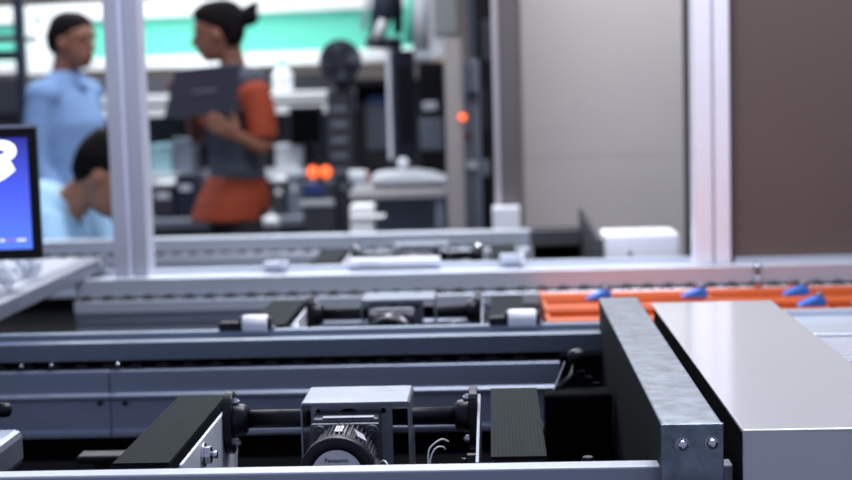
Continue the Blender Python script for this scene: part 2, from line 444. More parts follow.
    for sx in (-0.034, 0.036):
        bm = nb(); lathe(bm, (xm+sx, 2.052, zc+0.029), (0, -1, 0), [(0, 0.0105), (0.005, 0.0105), (0.0055, 0.008)], 20); lathe(bm, (xm+sx, 2.0475, zc+0.029), (0, -1, 0), [(0, 0.005), (0.003, 0.005), (0.003, 0.0028), (0.0015, 0.0028)], 12)
        obj('cap_screw', bm, MOTOR, gear)
    # finned body
    bm = nb(); n = 40; L0, L1 = 2.052, 1.945
    rr = []
    for k in range(n*4):
        t = 2*PI*k/(n*4); out = (k % 4) in (0, 1)
        rad = 0.0425 if out else 0.038
        rr.append((rad*math.cos(t), rad*math.sin(t)))
    prism(bm, rr, lambda u, v, w: Vector((xm+u, w, zc+v)), L1, L0)
    body = obj('motor_body', bm, MOTOR, root)
    bm = nb(); lathe(bm, (xm, 1.955, zc), (0, -1, 0), [(0, 0.044), (0.001, 0.0485), (0.016, 0.0485), (0.019, 0.047), (0.019, 0.033), (0.017, 0.0325)], 48); obj('end_ring', bm, BLKMET, body)
    bm = nb(); lathe(bm, (xm, 1.9375, zc), (0, -1, 0), [(0, 0.0325), (0.0008, 0.0325), (0.001, 0.032)], 40); lab = obj('end_label', bm, LABEL, body)
    textmesh('lettering', 'Panasonic', 0.0078, BLACK, lab, Matrix.Translation((xm, 1.9361, zc+0.0190)) @ Matrix.Rotation(PI/2, 4, 'X'))
    # white label on fins, tilted, and the top one
    bm = nb(); box(bm, -0.005, 0.005, -0.016, 0.016, 0, 0.0006); l2 = obj('top_label', bm, LABEL, body)
    ang = 0.0
    l2.matrix_local = Matrix.Translation((xm-0.003, 2.012, zc+0.0427))
    for q in range(-2, 3):
        bm = nb(); box(bm, -0.0035, 0.0035, q*0.005-0.0006, q*0.005+0.0006, 0.0006, 0.0008); obj('print_line', bm, BLACK, l2)
    bm = nb(); box(bm, -0.007, 0.007, -0.011, 0.011, 0, 0.0006); l3 = obj('side_label', bm, LABEL, body)
    th = 0.62
    l3.matrix_local = Matrix.Translation((xm+0.0428*math.sin(th), 2.005, zc+0.0428*math.cos(th))) @ Matrix.Rotation(th, 4, 'Y') @ Matrix.Rotation(0.35, 4, 'Z')
    bm = nb(); box(bm, xm+0.036, xm+0.05, 1.97, 2.01, zc-0.02, zc+0.004, bev=0.003); obj('terminal_block', bm, BLKMET, body)
    # wires
    pts = smoothpts([(xm+0.048, 1.985, zc+0.0), (xm+0.058, 1.96, zc+0.012), (xm+0.066, 1.945, zc+0.002), (xm+0.075, 1.93, zc-0.03)], 5)
    bm = nb(); tube(bm, pts, 0.0013, 8); obj('motor_cable', bm, WIRE, root)
    w0 = [py(x, y, 1.97) for x, y in ((429, 478), (428, 462), (429, 451), (435, 445), (442, 442), (448, 445))]
    bm = nb(); tube(bm, smoothpts([(p.x, 1.97+0.004*i, p.z) for i, p in enumerate(w0)], 5), 0.0011, 8); obj('wire', bm, WIRE, root)
    w0 = [py(x, y, 1.975) for x, y in ((431, 478), (430, 463), (433, 453), (438, 449), (443, 450), (445, 453))]
    bm = nb(); tube(bm, smoothpts([(p.x, 1.975+0.004*i, p.z) for i, p in enumerate(w0)], 5), 0.0010, 8); obj('wire', bm, WIRE, root)
    # base plate joining everything
    bm = nb(); box(bm, a.x-0.01, d.x+0.01, yN, far-0.02, 0.842, 0.85); obj('base_plate', bm, BLKMET, root)
    bm = nb(); box(bm, (a.x+d.x)/2-0.05, (a.x+d.x)/2+0.05, yN+0.1, yN+0.2, 0.79, 0.842); obj('lift_foot', bm, BLKMET, root)
    return root
u1 = unit(0, 0, 'belt transfer unit with grey gearmotor in the nearest lane, in sharp focus', YF+0.012)
far1 = pz(205, 391.5, 1.004).y
dy2 = Y1+W1+0.012-1.925
u2 = unit(1, dy2, 'blurred belt transfer unit in the middle lane, left of the orange trays', 1.928)
dy3 = Y2+W2+0.012-1.925
u3 = copy_tree(u2); u3.location.y = dy3; u3['label'] = 'blurred belt transfer unit in the farthest lane, right of the tall left post'

# ------------------------------------------------------------------ bracket and white cover
zbk = 1.058
f0 = pz(663, 424, zbk); f1 = pz(722.5, 423, zbk); b0 = pz(598, 298, zbk); b1 = pz(638, 298, zbk)
xb0 = (f0.x+b0.x)/2; xb1 = (f1.x+b1.x)/2; 
bk = thing('steel_beam', 'galvanised steel box beam with two bolts on its front end', 'beam')
t = 0.004; yf = f0.y; yb = b0.y
bm = nb()
prism(bm, [(xb0, zbk-0.006), (xb0, zbk-0.002), (xb0+0.002, zbk), (xb1-0.002, zbk), (xb1, zbk-0.002), (xb1, zbk-0.07), (xb1-t, zbk-0.07), (xb1-t, zbk-t), (xb0+t, zbk-t), (xb0+t, zbk-0.006)],
      lambda u, v, w: Vector((u, w, v)), yf+0.0045, yb)
obj('channel', bm, GALV, bk, 0.0006)
bm = nb(); box(bm, xb0-0.001, xb1+0.001, yf, yf+0.004, zbk-0.17, zbk-0.0005, bev=0.0012); obj('end_plate', bm, GALV, bk)
SIDE = mat('black_painted_side', (16, 20, 22), 0.7, 0.0, 0.2, 30, 0.2, spec=0.15)  # side of the beam painted black
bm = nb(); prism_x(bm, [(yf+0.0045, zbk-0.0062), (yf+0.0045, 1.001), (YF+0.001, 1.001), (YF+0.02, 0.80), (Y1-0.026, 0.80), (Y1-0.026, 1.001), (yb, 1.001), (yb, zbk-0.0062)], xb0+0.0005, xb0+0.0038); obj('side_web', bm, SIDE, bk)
for bx_, by_ in ((682, 444), (711.5, 442.5)):
    p = py(bx_, by_, yf)
    bm = nb(); lathe(bm, (p.x, yf, p.z), (0, -1, 0), [(0, 0.0075), (0.0012, 0.0075)], 24); w = obj('washer', bm, STEEL, bk)
    bm = nb(); lathe(bm, (p.x, yf-0.0012, p.z), (0, -1, 0), [(0, 0.0068), (0.006, 0.0064), (0.010, 0.0048), (0.012, 0.002)], 20); obj('bolt_head', bm, STEEL, w)

zc_ = 1.055
c0 = pz(742.5, 430, zc_); k0 = pz(651, 303, zc_); k1 = pz(772, 301, zc_)
xc0 = (c0.x+k0.x)/2; yc0 = c0.y; yc1 = k0.y; xc1 = k1.x

cv = thing('machine_cover', 'large glossy white sheet metal cover box beside the steel beam', 'cover')
t = 0.0025
bm = nb()
box(bm, xc0, xc1, yc0, yc1, zc_-t, zc_)
box(bm, xc0, xc1, yc0, yc0+t, 0.82, zc_-t)
box(bm, xc1-t, xc1, yc0+t, yc1, 0.82, zc_-t)
bmesh.ops.remove_doubles(bm, verts=bm.verts, dist=1e-5)
obj('cover_sheet', bm, COVER, cv, 0.0012)
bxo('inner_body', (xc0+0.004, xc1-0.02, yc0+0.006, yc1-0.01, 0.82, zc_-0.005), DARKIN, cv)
legs(cv, (xc0+0.05, xc1-0.06), yc0+0.10, yc0+0.15, 0.82)
legs(cv, (xc0+0.05, xc1-0.06), yc1-0.15, yc1-0.10, 0.82)

# white ribbed guard at the right edge
rg = thing('ribbed_guard', 'white ribbed guard at the right edge below the light rail end', 'guard')
xg0 = xc1+0.01; yg0 = pz(840, 372, 0.99).y; yg1 = yb0-0.004
bm = nb(); box(bm, xg0, xg0+0.45, yg0, yg1, 0.975, 0.985); obj('guard_plate', bm, mat('guard_grey', (104, 110, 128), 0.5), rg)
n = 0; y = yg0+0.004
while y < yg1-0.015:
    bm = nb(); box(bm, xg0, xg0+0.45, y, y+0.014, 0.985, 0.996, bev=0.003); obj('rib', bm, LABEL, rg)
    y += 0.03; n += 1
for q in (0.05, 0.35):
    bxo('support', (xg0+q, xg0+q+0.03, yg0+0.05, yg0+0.08, 0, 0.975), LEG, rg)

# small things in the nearest lane
dc = thing('blackout_panel', 'black panel added to fill the dark corner beside the steel beam', 'panel')  # black sheet added to darken the corner
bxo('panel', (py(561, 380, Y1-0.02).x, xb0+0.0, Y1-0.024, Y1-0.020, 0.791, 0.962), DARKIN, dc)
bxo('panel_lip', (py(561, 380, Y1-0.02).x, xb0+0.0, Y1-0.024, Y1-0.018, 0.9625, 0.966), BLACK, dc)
p = pz(578, 352, 1.0); 
kn = thing('clamp_lever', 'black clamp lever with round knob in the dark corner beside the steel beam', 'lever')
kY = 2.55; q0 = py(577, 356, kY); q1 = py(556, 392, kY-0.05)
bm = nb(); lathe(bm, (q0.x, kY, q0.z-0.012), (0, 0, 1), [(0, 0.006), (0.003, 0.013), (0.012, 0.0165), (0.02, 0.013), (0.024, 0.005)], 24); obj('knob', bm, BLKMET, kn)
bm = nb(); tube(bm, [(q0.x, kY, q0.z-0.01), (q0.x-0.01, kY-0.015, q0.z-0.03), (q1.x, kY-0.05, q1.z)], [0.006, 0.005, 0.007], 10); obj('arm', bm, BLKMET, kn)
q2 = py(565, 362, kY-0.03)
bm = nb(); cyl(bm, (q2.x, kY-0.03, q2.z), (q1.x-0.004, kY-0.06, q1.z+0.005), 0.0015, n=8); obj('pin', bm, STEEL, kn)
bm = nb(); box(bm, q1.x-0.02, q0.x+0.05, kY-0.09, kY-0.03, 0.79, q1.z+0.004, bev=0.006)
obj('stop_body', bm, DARKIN, kn)
bm = nb()
for k in range(4): cyl(bm, (q0.x+0.005+k*0.012, kY-0.02, 0.79), (q0.x+0.005+k*0.012, kY-0.02, q0.z-0.02-0.01*k), 0.007, n=14)
box(bm, q0.x-0.01, q0.x+0.055, kY-0.03, kY-0.01, 0.79, 0.86)
obj('cylinder_bank', bm, DARKIN, kn, 0.001)
p = py(588, 458, 1.93)
bm = nb(); lathe(bm, (p.x, 1.93, 0.79), (0, 0, 1), [(0, 0.008), (p.z-0.79-0.012, 0.008), (p.z-0.79-0.011, 0.0075), (p.z-0.79, 0.0075), (p.z-0.79+0.002, 0.006)], 18)
o = tag(obj('adjusting_screw', bm, BLKMET), 'small grey adjusting screw just behind the front rail, left of the steel beam', 'screw')
# left bracket and black knob
lb = thing('mounting_bracket', 'light grey metal bracket with rounded corner at the lower left corner', 'bracket')
pA = pz(22, 428, 0.99); pB = pz(3, 466, 0.99)
zz = 0.985
A0 = pz(24, 428, zz); 
bm = nb(); box(bm, A0.x-0.12, A0.x, YF+0.03, A0.y, zz-0.05, zz, bev=0.010)
o = obj('bracket_body', bm, ZINC, lb)
bm = nb(); box(bm, A0.x-0.02, A0.x+0.012, YF+0.05, YF+0.075, zz-0.06, zz-0.045, bev=0.002); obj('bracket_tab', bm, ZINC, lb)
bm = nb(); box(bm, A0.x-0.08, A0.x-0.03, YF+0.06, YF+0.1, 0.79, zz-0.048); obj('bracket_foot', bm, BLKMET, lb)
q = py(3, 410, 2.3)
bm = nb(); lathe(bm, (q.x-0.03, 2.3, q.z), (1, 0, 0), [(0, 0.006), (0.008, 0.006), (0.010, 0.010), (0.03, 0.0115), (0.040, 0.010), (0.043, 0.004)], 22)
cyl(bm, (q.x-0.028, 2.3, q.z), (q.x-0.028, 2.3, 0.79), 0.006, n=12)
tag(obj('star_knob', bm, BLKMET), 'black knob at the left edge above the light grey bracket', 'knob')
q = py(102, 452, 2.35)
bm = nb(); box(bm, q.x-0.035, q.x+0.035, 2.33, 2.37, q.z-0.014, q.z-0.002, bev=0.003); o = obj('junction_block', bm, BLKMET); tag(o, 'small grey block low in the dark lane, left of the left belt', 'block')
bxo('block_stand', (q.x-0.01, q.x+0.01, 2.34, 2.36, 0.79, q.z-0.012), BLKMET, o)

# ------------------------------------------------------------------ white rollers on the middle rail
def stop_roller(x0, x1, yc, label, arm):
    root = thing('guide_roller', label, 'roller', group='white guide rollers on the middle rail')
    Yr = Y1+W1-0.02; r = 0.0165
    a = py(x0, yc, Yr).x; b = py(x1, yc, Yr).x; z = py((x0+x1)/2, yc, Yr).z
    bm = nb(); lathe(bm, (a, Yr, z), (1, 0, 0), [(0, r-0.002), (0.002, r), (b-a-0.002, r), (b-a, r-0.002)], 28); obj('roller_sleeve', bm, ROLLW, root)
    bm = nb(); lathe(bm, (b, Yr, z), (1, 0, 0), [(0, r-0.003), (0.006, r-0.003), (0.007, r-0.006)], 24)
    obj('roller_cap', bm, BLKMET, root); bm = nb(); lathe(bm, (a, Yr, z), (-1, 0, 0), [(0, r-0.003), (0.006, r-0.003), (0.007, r-0.006)], 24); obj('roller_cap', bm, BLKMET, root)
    bm = nb(); box(bm, a-arm, a-0.006, Yr-0.010, Yr+0.012, 1.0005, z+0.004, bev=0.003); obj('roller_arm', bm, BLKMET if arm > 0.03 else ALUD, root)
    box_ = nb(); box(box_, a-arm+0.002, b+0.012, Yr+0.006, Yr+0.014, 1.0005, 1.006); obj('roller_base', box_, ALUD, root)
stop_roller(243, 268, 323.5, 'white guide roller on the middle rail, left of the two', 0.045)
stop_roller(508, 536, 318, 'white guide roller on the middle rail, right of the two near the orange trays', 0.035)

# ------------------------------------------------------------------ orange trays
zt_ = 0.963; LY = pz(700, 295, 0.967).y; LY2 = pz(808, 304, 0.967).y
L0 = pz(543, 302, zt_)
ytf = Y1+W1+0.03; ytb = Y2-0.034
def tray(x0, x1, label, insert=False, ytf=ytf, lat=(LY,)):
    root = thing('pallet_tray', label, 'tray', (x0, ytf, 0), 'orange pallet trays in the middle lane')
    w = x1-x0-0.004; d = ytb-ytf; z1 = zt_; z0 = zt_-0.055
    bm = nb()
    # four stepped bars along x with grooves between, on a base web
    box(bm, 0, w, 0, d, z0, z0+0.006)
    nb_ = 4; step = d/nb_
    for i in range(nb_):
        y0 = i*step
        box(bm, 0, w, y0, y0+step*0.46, z0+0.006, z1-(0.004 if i % 2 else 0))
        box(bm, 0.004, w-0.004, y0+step*0.10, y0+step*0.36, z1-(0.004 if i % 2 else 0), z1+0.003)
    for x in (0.0, w-0.008): box(bm, x, x+0.008, 0, d, z0+0.006, z1-0.006)
    obj('tray_body', bm, ORANGE, root, 0.0012)
    for yy in [q_-ytf for q_ in lat]:
        bm = nb(); prism(bm, [(w-0.004, z1), (w-0.058, z1), (w-0.052, z1+0.006), (w-0.016, z1+0.020), (w-0.002, z1+0.015)], lambda u, v, q: Vector((u, q, v)), yy-0.018, yy+0.018)
        o = obj('latch', bm, BLUE, root, 0.001)
        bm = nb(); cyl(bm, (w-0.012, yy-0.012, z1+0.021), (w-0.012, yy+0.012, z1+0.021), 0.008, n=12); obj('latch_pin', bm, ZINC, o)
    if insert:
        bm = nb(); box(bm, 0.05, w-0.01, 0.22, 0.27, z1, z1+0.008, bev=0.002); obj('metal_insert', bm, ALU, root)
    bm = nb(); box(bm, 0.02, w-0.02, 0.05, 0.10, 0.79, z0); box(bm, 0.02, w-0.02, d-0.10, d-0.05, 0.79, z0); obj('carrier_strip', bm, BLKMET, root)
xs = [L0.x] + [pz(q, 295, zt_).x for q in (612, 708, 812, 925)]
tray(xs[0], xs[1], 'orange pallet tray, leftmost of the row, open at its left end')
tray(xs[1], xs[2], 'orange pallet tray seen just above the steel beam')
tray(xs[2], xs[3], 'orange pallet tray behind the far edge of the white cover', ytf=3.04, lat=(LY, LY2))
tray(xs[3], xs[4], 'orange pallet tray at the right edge with a pale metal insert', True, ytf=3.04)
# silver sensor pin on the long rail and grey one
p = py(757, 280, Y2-0.012)
sp = thing('stop_pin', 'small silver stop pin standing in front of the long rail below the brown panel', 'pin')
bm = nb(); lathe(bm, (p.x, Y2-0.02, 0.952), (0, 0, 1), [(0, 0.009), (0.02, 0.009), (0.021, 0.007), (0.034, 0.007), (0.04, 0.009), (0.052, 0.009), (0.056, 0.004)], 20); obj('pin_body', bm, STEEL, sp)
bm = nb(); lathe(bm, (p.x, Y2-0.02, 0.988), (0, 0, 1), [(0, 0.0095), (0.004, 0.0095)], 20); obj('pin_collar', bm, BLKMET, sp)
bm = nb(); box(bm, p.x-0.008, p.x+0.008, Y2-0.03, Y2-0.0125, 0.93, 0.952); obj('pin_foot', bm, BLKMET, sp)

# small parts lying on the second rail
def railbox(x0, x1, y0p, y1p, Y, dpt, mt, name, label, cat, zb=1.0005):
    a = py(x0, y1p, Y).x; b = py(x1, y1p, Y).x; zt = py((x0+x1)/2, y0p, Y).z
    bm = nb(); box(bm, a, b, Y, Y+dpt, zb, max(zt, zb+0.006), bev=0.002); o = obj(name, bm, mt); tag(o, label, cat); return o
o = railbox(349, 440, 259, 268, Y2+W2-0.05, 0.045, WHITE, 'cover_strip', 'long white cover strip lying on the long rail, near the middle', 'cover')
bm = nb(); box(bm, py(358, 262, Y2+W2-0.05).x, py(380, 262, Y2+W2-0.05).x, Y2+W2-0.052, Y2+W2-0.0495, 1.003, 1.012); obj('strip_label', bm, LABEL, o)
o = railbox(500, 524, 255, 262, Y2+W2-0.05, 0.04, ALU, 'sensor_bracket', 'small aluminium sensor bracket on the long rail near the black opening', 'bracket')
bm = nb(); box(bm, py(521, 262, Y2+0.08).x, py(525, 262, Y2+0.08).x, Y2+W2-0.075, Y2+W2-0.0505, 1.0005, 1.028); obj('bracket_tab', bm, WHITE, o)
o = railbox(264, 287, 262.5, 267, Y2+W2-0.05, 0.04, ALU, 'joining_plate', 'flat joining plate on the long rail left of the white cover strip', 'plate')
bm = nb(); lathe(bm, (py(284, 262, Y2+W2-0.03).x, Y2+W2-0.06, 1.0005), (0, 0, 1), [(0, 0.004), (0.02, 0.004), (0.022, 0.002)], 10); obj('plate_pin', bm, STEEL, o)

# ------------------------------------------------------------------ posts
YP = Y2+0.035
a = py(114.5, 272, YP).x; b = py(148.5, 272, YP).x
bm = nb(); tslot(bm, a, b, YP, YP+0.08, 1.0005, 2.6, 1, 1, 0.010, 0.012)
o = tag(obj('aluminium_post', bm, POST, None, 0.002), 'tall slotted aluminium post standing on the long rail, in front of the two men', 'post')
bm = nb(); box(bm, (a+b)/2-0.005, (a+b)/2+0.005, YP+0.004, YP+0.008, 1.002, 2.6); obj('slot_strip', bm, mat('pale_strip', (226, 228, 248), 0.4, 0.1, 0.02, 20), o)
a = py(695.5, 257, YP).x; b = py(731, 257, YP).x; mid = a+(b-a)*0.53
rp = thing('aluminium_post', 'bright double aluminium post standing on the long rail beside the brown panel', 'post')
PB = mat('bright_post', (236, 236, 246), 0.35, 0.15, 0.02, 8, 0.02)
bm = nb(); box(bm, a, mid-0.0025, YP, YP+0.08, 1.0005, 2.6, bev=0.003); obj('post_profile', bm, PB, rp)
bm = nb(); box(bm, mid+0.0025, b, YP, YP+0.08, 1.0005, 2.6, bev=0.003); obj('post_profile', bm, PB, rp)
bm = nb(); box(bm, mid-0.0025, mid+0.0025, YP+0.008, YP+0.07, 1.0005, 2.6); obj('slot_strip', bm, ALUD, rp)
# dark upright just behind-left
a2 = py(686, 150, Y2+0.5).x; b2 = py(696, 150, Y2+0.5).x
bm = nb(); box(bm, a2, b2, Y2+0.5, Y2+0.56, 0, 2.6, bev=0.002); tag(obj('dark_upright', bm, mat('dark_grey_paint', (70, 66, 68), 0.6, 0.1, 0.05, 5)), 'narrow dark grey upright behind the bright double post', 'post')
# brown panel
BROWN = mat('bronze_panel', (96, 82, 77), 0.42, 0.1, 0.03, 2, 0.01)
bp = thing('brown_panel', 'large brown panel standing right of the bright double post', 'panel')
bxo('panel_sheet', (b+0.012, xe2-0.02, YP+0.035, YP+0.045, 1.012, 2.6), BROWN, bp)
bxo('panel_frame', (b+0.0008, b+0.012, YP+0.02, YP+0.06, 1.0005, 2.6), mat('panel_frame', (92, 78, 78), 0.4, 0.3, 0.05, 5), bp)
bxo('bottom_frame', (b+0.012, xe2-0.02, YP+0.02, YP+0.06, 1.0005, 1.012), ALU, bp)

# end plate and white box at the end of the far rail
ex = py(597, 246, Y2+W2+0.06).x
ep = thing('end_guard', 'dark end guard closing the farthest lane beside the white box', 'guard')
Ya = Y2+W2+0.03
pts = []
for (px_, py_, Yy) in ((597.5, 239, Ya), (597.5, 256, Ya), (590, 236, Y3), (582, 208, Y3+W3+0.05), (585, 222, Y3+W3+0.12)):
    pts.append((Yy, py(px_, py_, Yy).z))
zA = pts[0][1]; zBk = py(582, 208, Y3+0.1).z
GUARD = mat('dark_guard', (58, 58, 64), 0.5, 0.2, 0.05, 10)
bm = nb(); prism_x(bm, [(Ya, 0.80), (Ya, zA), (Y3+W3+0.02, zBk), (Y3+W3+0.06, zBk), (Y3+W3+0.06, 0.80)], ex, ex+0.012); obj('guard_plate', bm, GUARD, ep, 0.002)
bm = nb(); box(bm, xe3+0.01, ex-0.001, Y3+W3+0.002, Y3+W3+0.02, 0.8, 1.0); obj('dark_gap_plate', bm, DARKIN, ep)  # near-black plate stands in for the dark open gap
wa = py(601, 240, Ya+0.05).x; wb = py(679, 240, Ya+0.05).x
zt = py(640, 233, Ya+0.05).z
wbx = thing('control_box', 'low white box left of the dark upright, behind the long rail', 'box')
bm = nb(); box(bm, ex+0.016, wb, Ya+0.03, Ya+0.20, 0.5, zt, bev=0.01); obj('box_body', bm, WHITE, wbx)
q = py(630, 253, Ya+0.03); bm = nb(); lathe(bm, (q.x, Ya+0.03, q.z), (0, -1, 0), [(0, 0.006), (0.004, 0.005)], 12); obj('box_screw', bm, ZINC, wbx)
bm = nb(); box(bm, ex+0.06, wb-0.05, Ya+0.06, Ya+0.17, 0, 0.5); obj('box_stand', bm, LEG, wbx)

# ------------------------------------------------------------------ left table, monitor, plastic
ztb = 1.035
e0 = pz(0, 302.5, ztb); e1 = pz(107.5, 256.5, ztb)
xe_ = (e0.x+e1.x)/2; 
tb = thing('side_table', 'table with pale top and aluminium edge beam at left, running away from the camera', 'table')
TOPM = mat('pale_table_top', (165, 168, 182), 0.45, 0.05, 0.05, 6)
yt0 = 2.4; yt1 = e1.y
bxo('edge_beam', (xe_-0.05, xe_, yt0, yt1, 1.0015, ztb), mat('edge_aluminium', (120, 124, 140), 0.4, 0.5, 0.05, 8), tb, 0.003)
bxo('table_top', (xe_-0.85, xe_-0.051, yt0, yt1, ztb-0.03, ztb-0.001), TOPM, tb, 0.002)
bm = nb(); box(bm, xe_-0.075, xe_+0.003, yt1+0.0005, yt1+0.010, 1.0015, ztb-0.002, bev=0.002); obj('end_cap', bm, ALUD, tb)
bm = nb(); lathe(bm, (xe_, yt1-0.05, ztb-0.017), (1, 0, 0), [(0, 0.008), (0.004, 0.008), (0.006, 0.004)], 14); obj('bolt', bm, STEEL, tb)
for x, y in ((xe_-0.1, yt0+0.05), (xe_-0.8, yt0+0.05), (xe_-0.8, 3.4)):
    bm = nb(); tslot(bm, x-0.02, x+0.02, y-0.02, y+0.02, 0, ztb-0.034); obj('leg', bm, LEG, tb)
# monitor
Ym = 3.15
mroot_p = py(38, 258, Ym)
c_tr = py(44, 124, Ym); c_br = py(42.5, 259, Ym)
hM = c_tr.z-c_br.z; wM = hM*1.55
mr = thing('monitor', 'black framed monitor with bright blue desktop screen at the left edge', 'monitor', (c_br.x, Ym, c_br.z))
mr.rotation_euler = (0, 0, 0.12)
bm = nb(); box(bm, -wM, 0, 0, 0.02, 0, hM, bev=0.004); obj('monitor_frame', bm, BLACK, mr)
bm = nb(); box(bm, -wM+0.002, -0.001, -0.0015, -0.0004, hM-0.006, hM-0.001); obj('frame_trim', bm, ALUD, mr)
SCR = bpy.data.materials.new('blue_screen'); SCR.use_nodes = True
nt = SCR.node_tree; b_ = nt.nodes['Principled BSDF']; b_.inputs['Base Color'].default_value = (0.01, 0.01, 0.02, 1); b_.inputs['Roughness'].default_value = 0.2
tc = nt.nodes.new('ShaderNodeTexCoord'); sx_ = nt.nodes.new('ShaderNodeSeparateXYZ'); nt.links.new(tc.outputs['Generated'], sx_.inputs[0])
cr = nt.nodes.new('ShaderNodeValToRGB'); cr.color_ramp.elements[0].color = lin((84, 122, 250)); cr.color_ramp.elements[1].color = lin((40, 42, 140))
cr.color_ramp.elements.new(0.45).color = lin((72, 92, 235))
nt.links.new(sx_.outputs['Z'], cr.inputs['Fac']); nt.links.new(cr.outputs['Color'], b_.inputs['Emission Color']); b_.inputs['Emission Strength'].default_value = 1.35
sb = 0.022
bm = nb(); box(bm, -wM+sb, -sb*0.85, -0.002, -0.0002, sb, hM-0.026); scr = obj('screen', bm, SCR, mr)
scr['label'] = 'glowing blue screen'
GLOW = mat('screen_white', (250, 250, 255), 0.4, emit=1.6)
def ribbon(pts, ws, name):
    bm = nb(); L = []; R_ = []
    P = smoothpts([Vector((x, z, 0)) for x, z in pts], 6)
    n = len(P)
    for i, p in enumerate(P):
        d = (P[min(i+1, n-1)]-P[max(i-1, 0)]).normalized(); nn = Vector((-d.y, d.x, 0))
        k = i/(n-1)*(len(ws)-1); j = min(int(k), len(ws)-2); w = ws[j]+(ws[j+1]-ws[j])*(k-j)
        L.append((p+nn*w)); R_.append(p-nn*w)
    for A in range(n-1):
        vs = [bm.verts.new((q.x, -0.0026, q.y)) for q in (L[A], L[A+1], R_[A+1], R_[A])]; bm.faces.new(vs)
    bmesh.ops.remove_doubles(bm, verts=bm.verts, dist=1e-6)
    r = bmesh.ops.extrude_face_region(bm, geom=bm.faces[:]); 
    for v in [g for g in r['geom'] if isinstance(g, bmesh.types.BMVert)]: v.co.y = -0.0021
    return obj(name, bm, GLOW, scr)
s = hM/131.0
ribbon([(-50*s, 106*s), (-36*s, 112*s), (-26*s, 109*s), (-25*s, 103*s), (-36*s, 98*s), (-52*s, 96*s)], [2*s, 4*s, 5*s, 4*s, 3.5*s, 5*s], 'screen_swirl')
ribbon([(-56*s, 82*s), (-40*s, 84*s), (-24*s, 92*s)], [5*s, 7.5*s, 5*s], 'screen_swirl')
RED = mat('icon_red', (220, 60, 70), 0.5, emit=0.8)
for i, (ix, iw, mt) in enumerate(((-37, 2.4, GLOW), (-33, 1.8, RED), (-27, 2, RED), (-22, 1.6, GLOW), (-19, 1.6, GLOW), (-16, 1.6, GLOW))):
    bm = nb(); box(bm, (ix-iw/2)*s, (ix+iw/2)*s, -0.0027, -0.0021, 18.5*s, 20.5*s); obj('screen_icon', bm, mt, scr)
bm = nb(); box(bm, -wM/2-0.03, -wM/2+0.03, 0.021, 0.035, ztb-c_br.z, hM*0.6); box(bm, -wM/2-0.09, -wM/2+0.09, -0.03, 0.10, ztb-c_br.z, ztb-c_br.z+0.01); obj('monitor_stand', bm, BLACK, mr, 0.002)
# crumpled clear plastic bags
def crumple(name, c, r, seed, label):
    bm = nb(); bmesh.ops.create_icosphere(bm, subdivisions=4, radius=1)
    for v in bm.verts:
        n = v.co.normalized()
        k = 1+0.35*noise.noise(n*1.7+Vector((seed, 0, 0)))-0.28*abs(noise.noise(n*3.7+Vector((0, seed, 0))))-0.12*abs(noise.noise(n*9+Vector((0, 0, seed))))
        v.co = Vector((n.x*r[0]*k, n.y*r[1]*k, n.z*r[2]*k))
    zmin = min(v.co.z for v in bm.verts)
    for v in bm.verts: v.co += Vector((c[0], c[1], ztb-zmin+0.0005))
    o = obj(name, bm, GLASSY); tag(o, label, 'plastic bag', 'crumpled clear plastic bags under the monitor')
p = pz(28, 276, ztb); crumple('plastic_bag', p, (0.034, 0.04, 0.028), 1.3, 'crumpled clear plastic bag under the lower right corner of the monitor')
p = pz(6, 289, ztb); crumple('plastic_bag', p, (0.03, 0.035, 0.028), 4.1, 'crumpled clear plastic bag at the left edge nearer the camera')
p = pz(8, 268, ztb); crumple('plastic_bag', p, (0.03, 0.03, 0.014), 8.8, 'flat clear plastic bag at the left edge right below the screen')

# ------------------------------------------------------------------ people
SKIN_A = mat('warm_brown_skin', (128, 84, 66), 0.5, 0, 0.05, 20)
SKIN_B = mat('tan_skin', (150, 102, 78), 0.5, 0, 0.05, 20)
HAIR = mat('black_hair', (15, 12, 13), 0.8, 0, 0.3, 60, 0.3, stretch=(1, 1, 0.2), spec=0.1)
SHIRT = mat('pale_blue_cloth', (112, 144, 190), 0.8, 0, 0.06, 6, 0.1)
COAT = mat('ice_blue_cloth', (152, 190, 222), 0.8, 0, 0.05, 6, 0.1)
VEST = mat('charcoal_vest_cloth', (66, 72, 84), 0.8, 0, 0.1, 10, 0.1)
RUST = mat('rust_orange_cloth', (138, 50, 18), 0.8, 0, 0.08, 10, 0.1)
TROUS = mat('dark_trouser_cloth', (30, 31, 38), 0.85, 0, 0.1, 10)
SHOE = mat('black_shoe', (18, 18, 20), 0.5, 0)
LIP = mat('lip_skin', (128, 66, 60), 0.5, 0)
EYEW = mat('eye_white', (150, 140, 134), 0.3, 0)

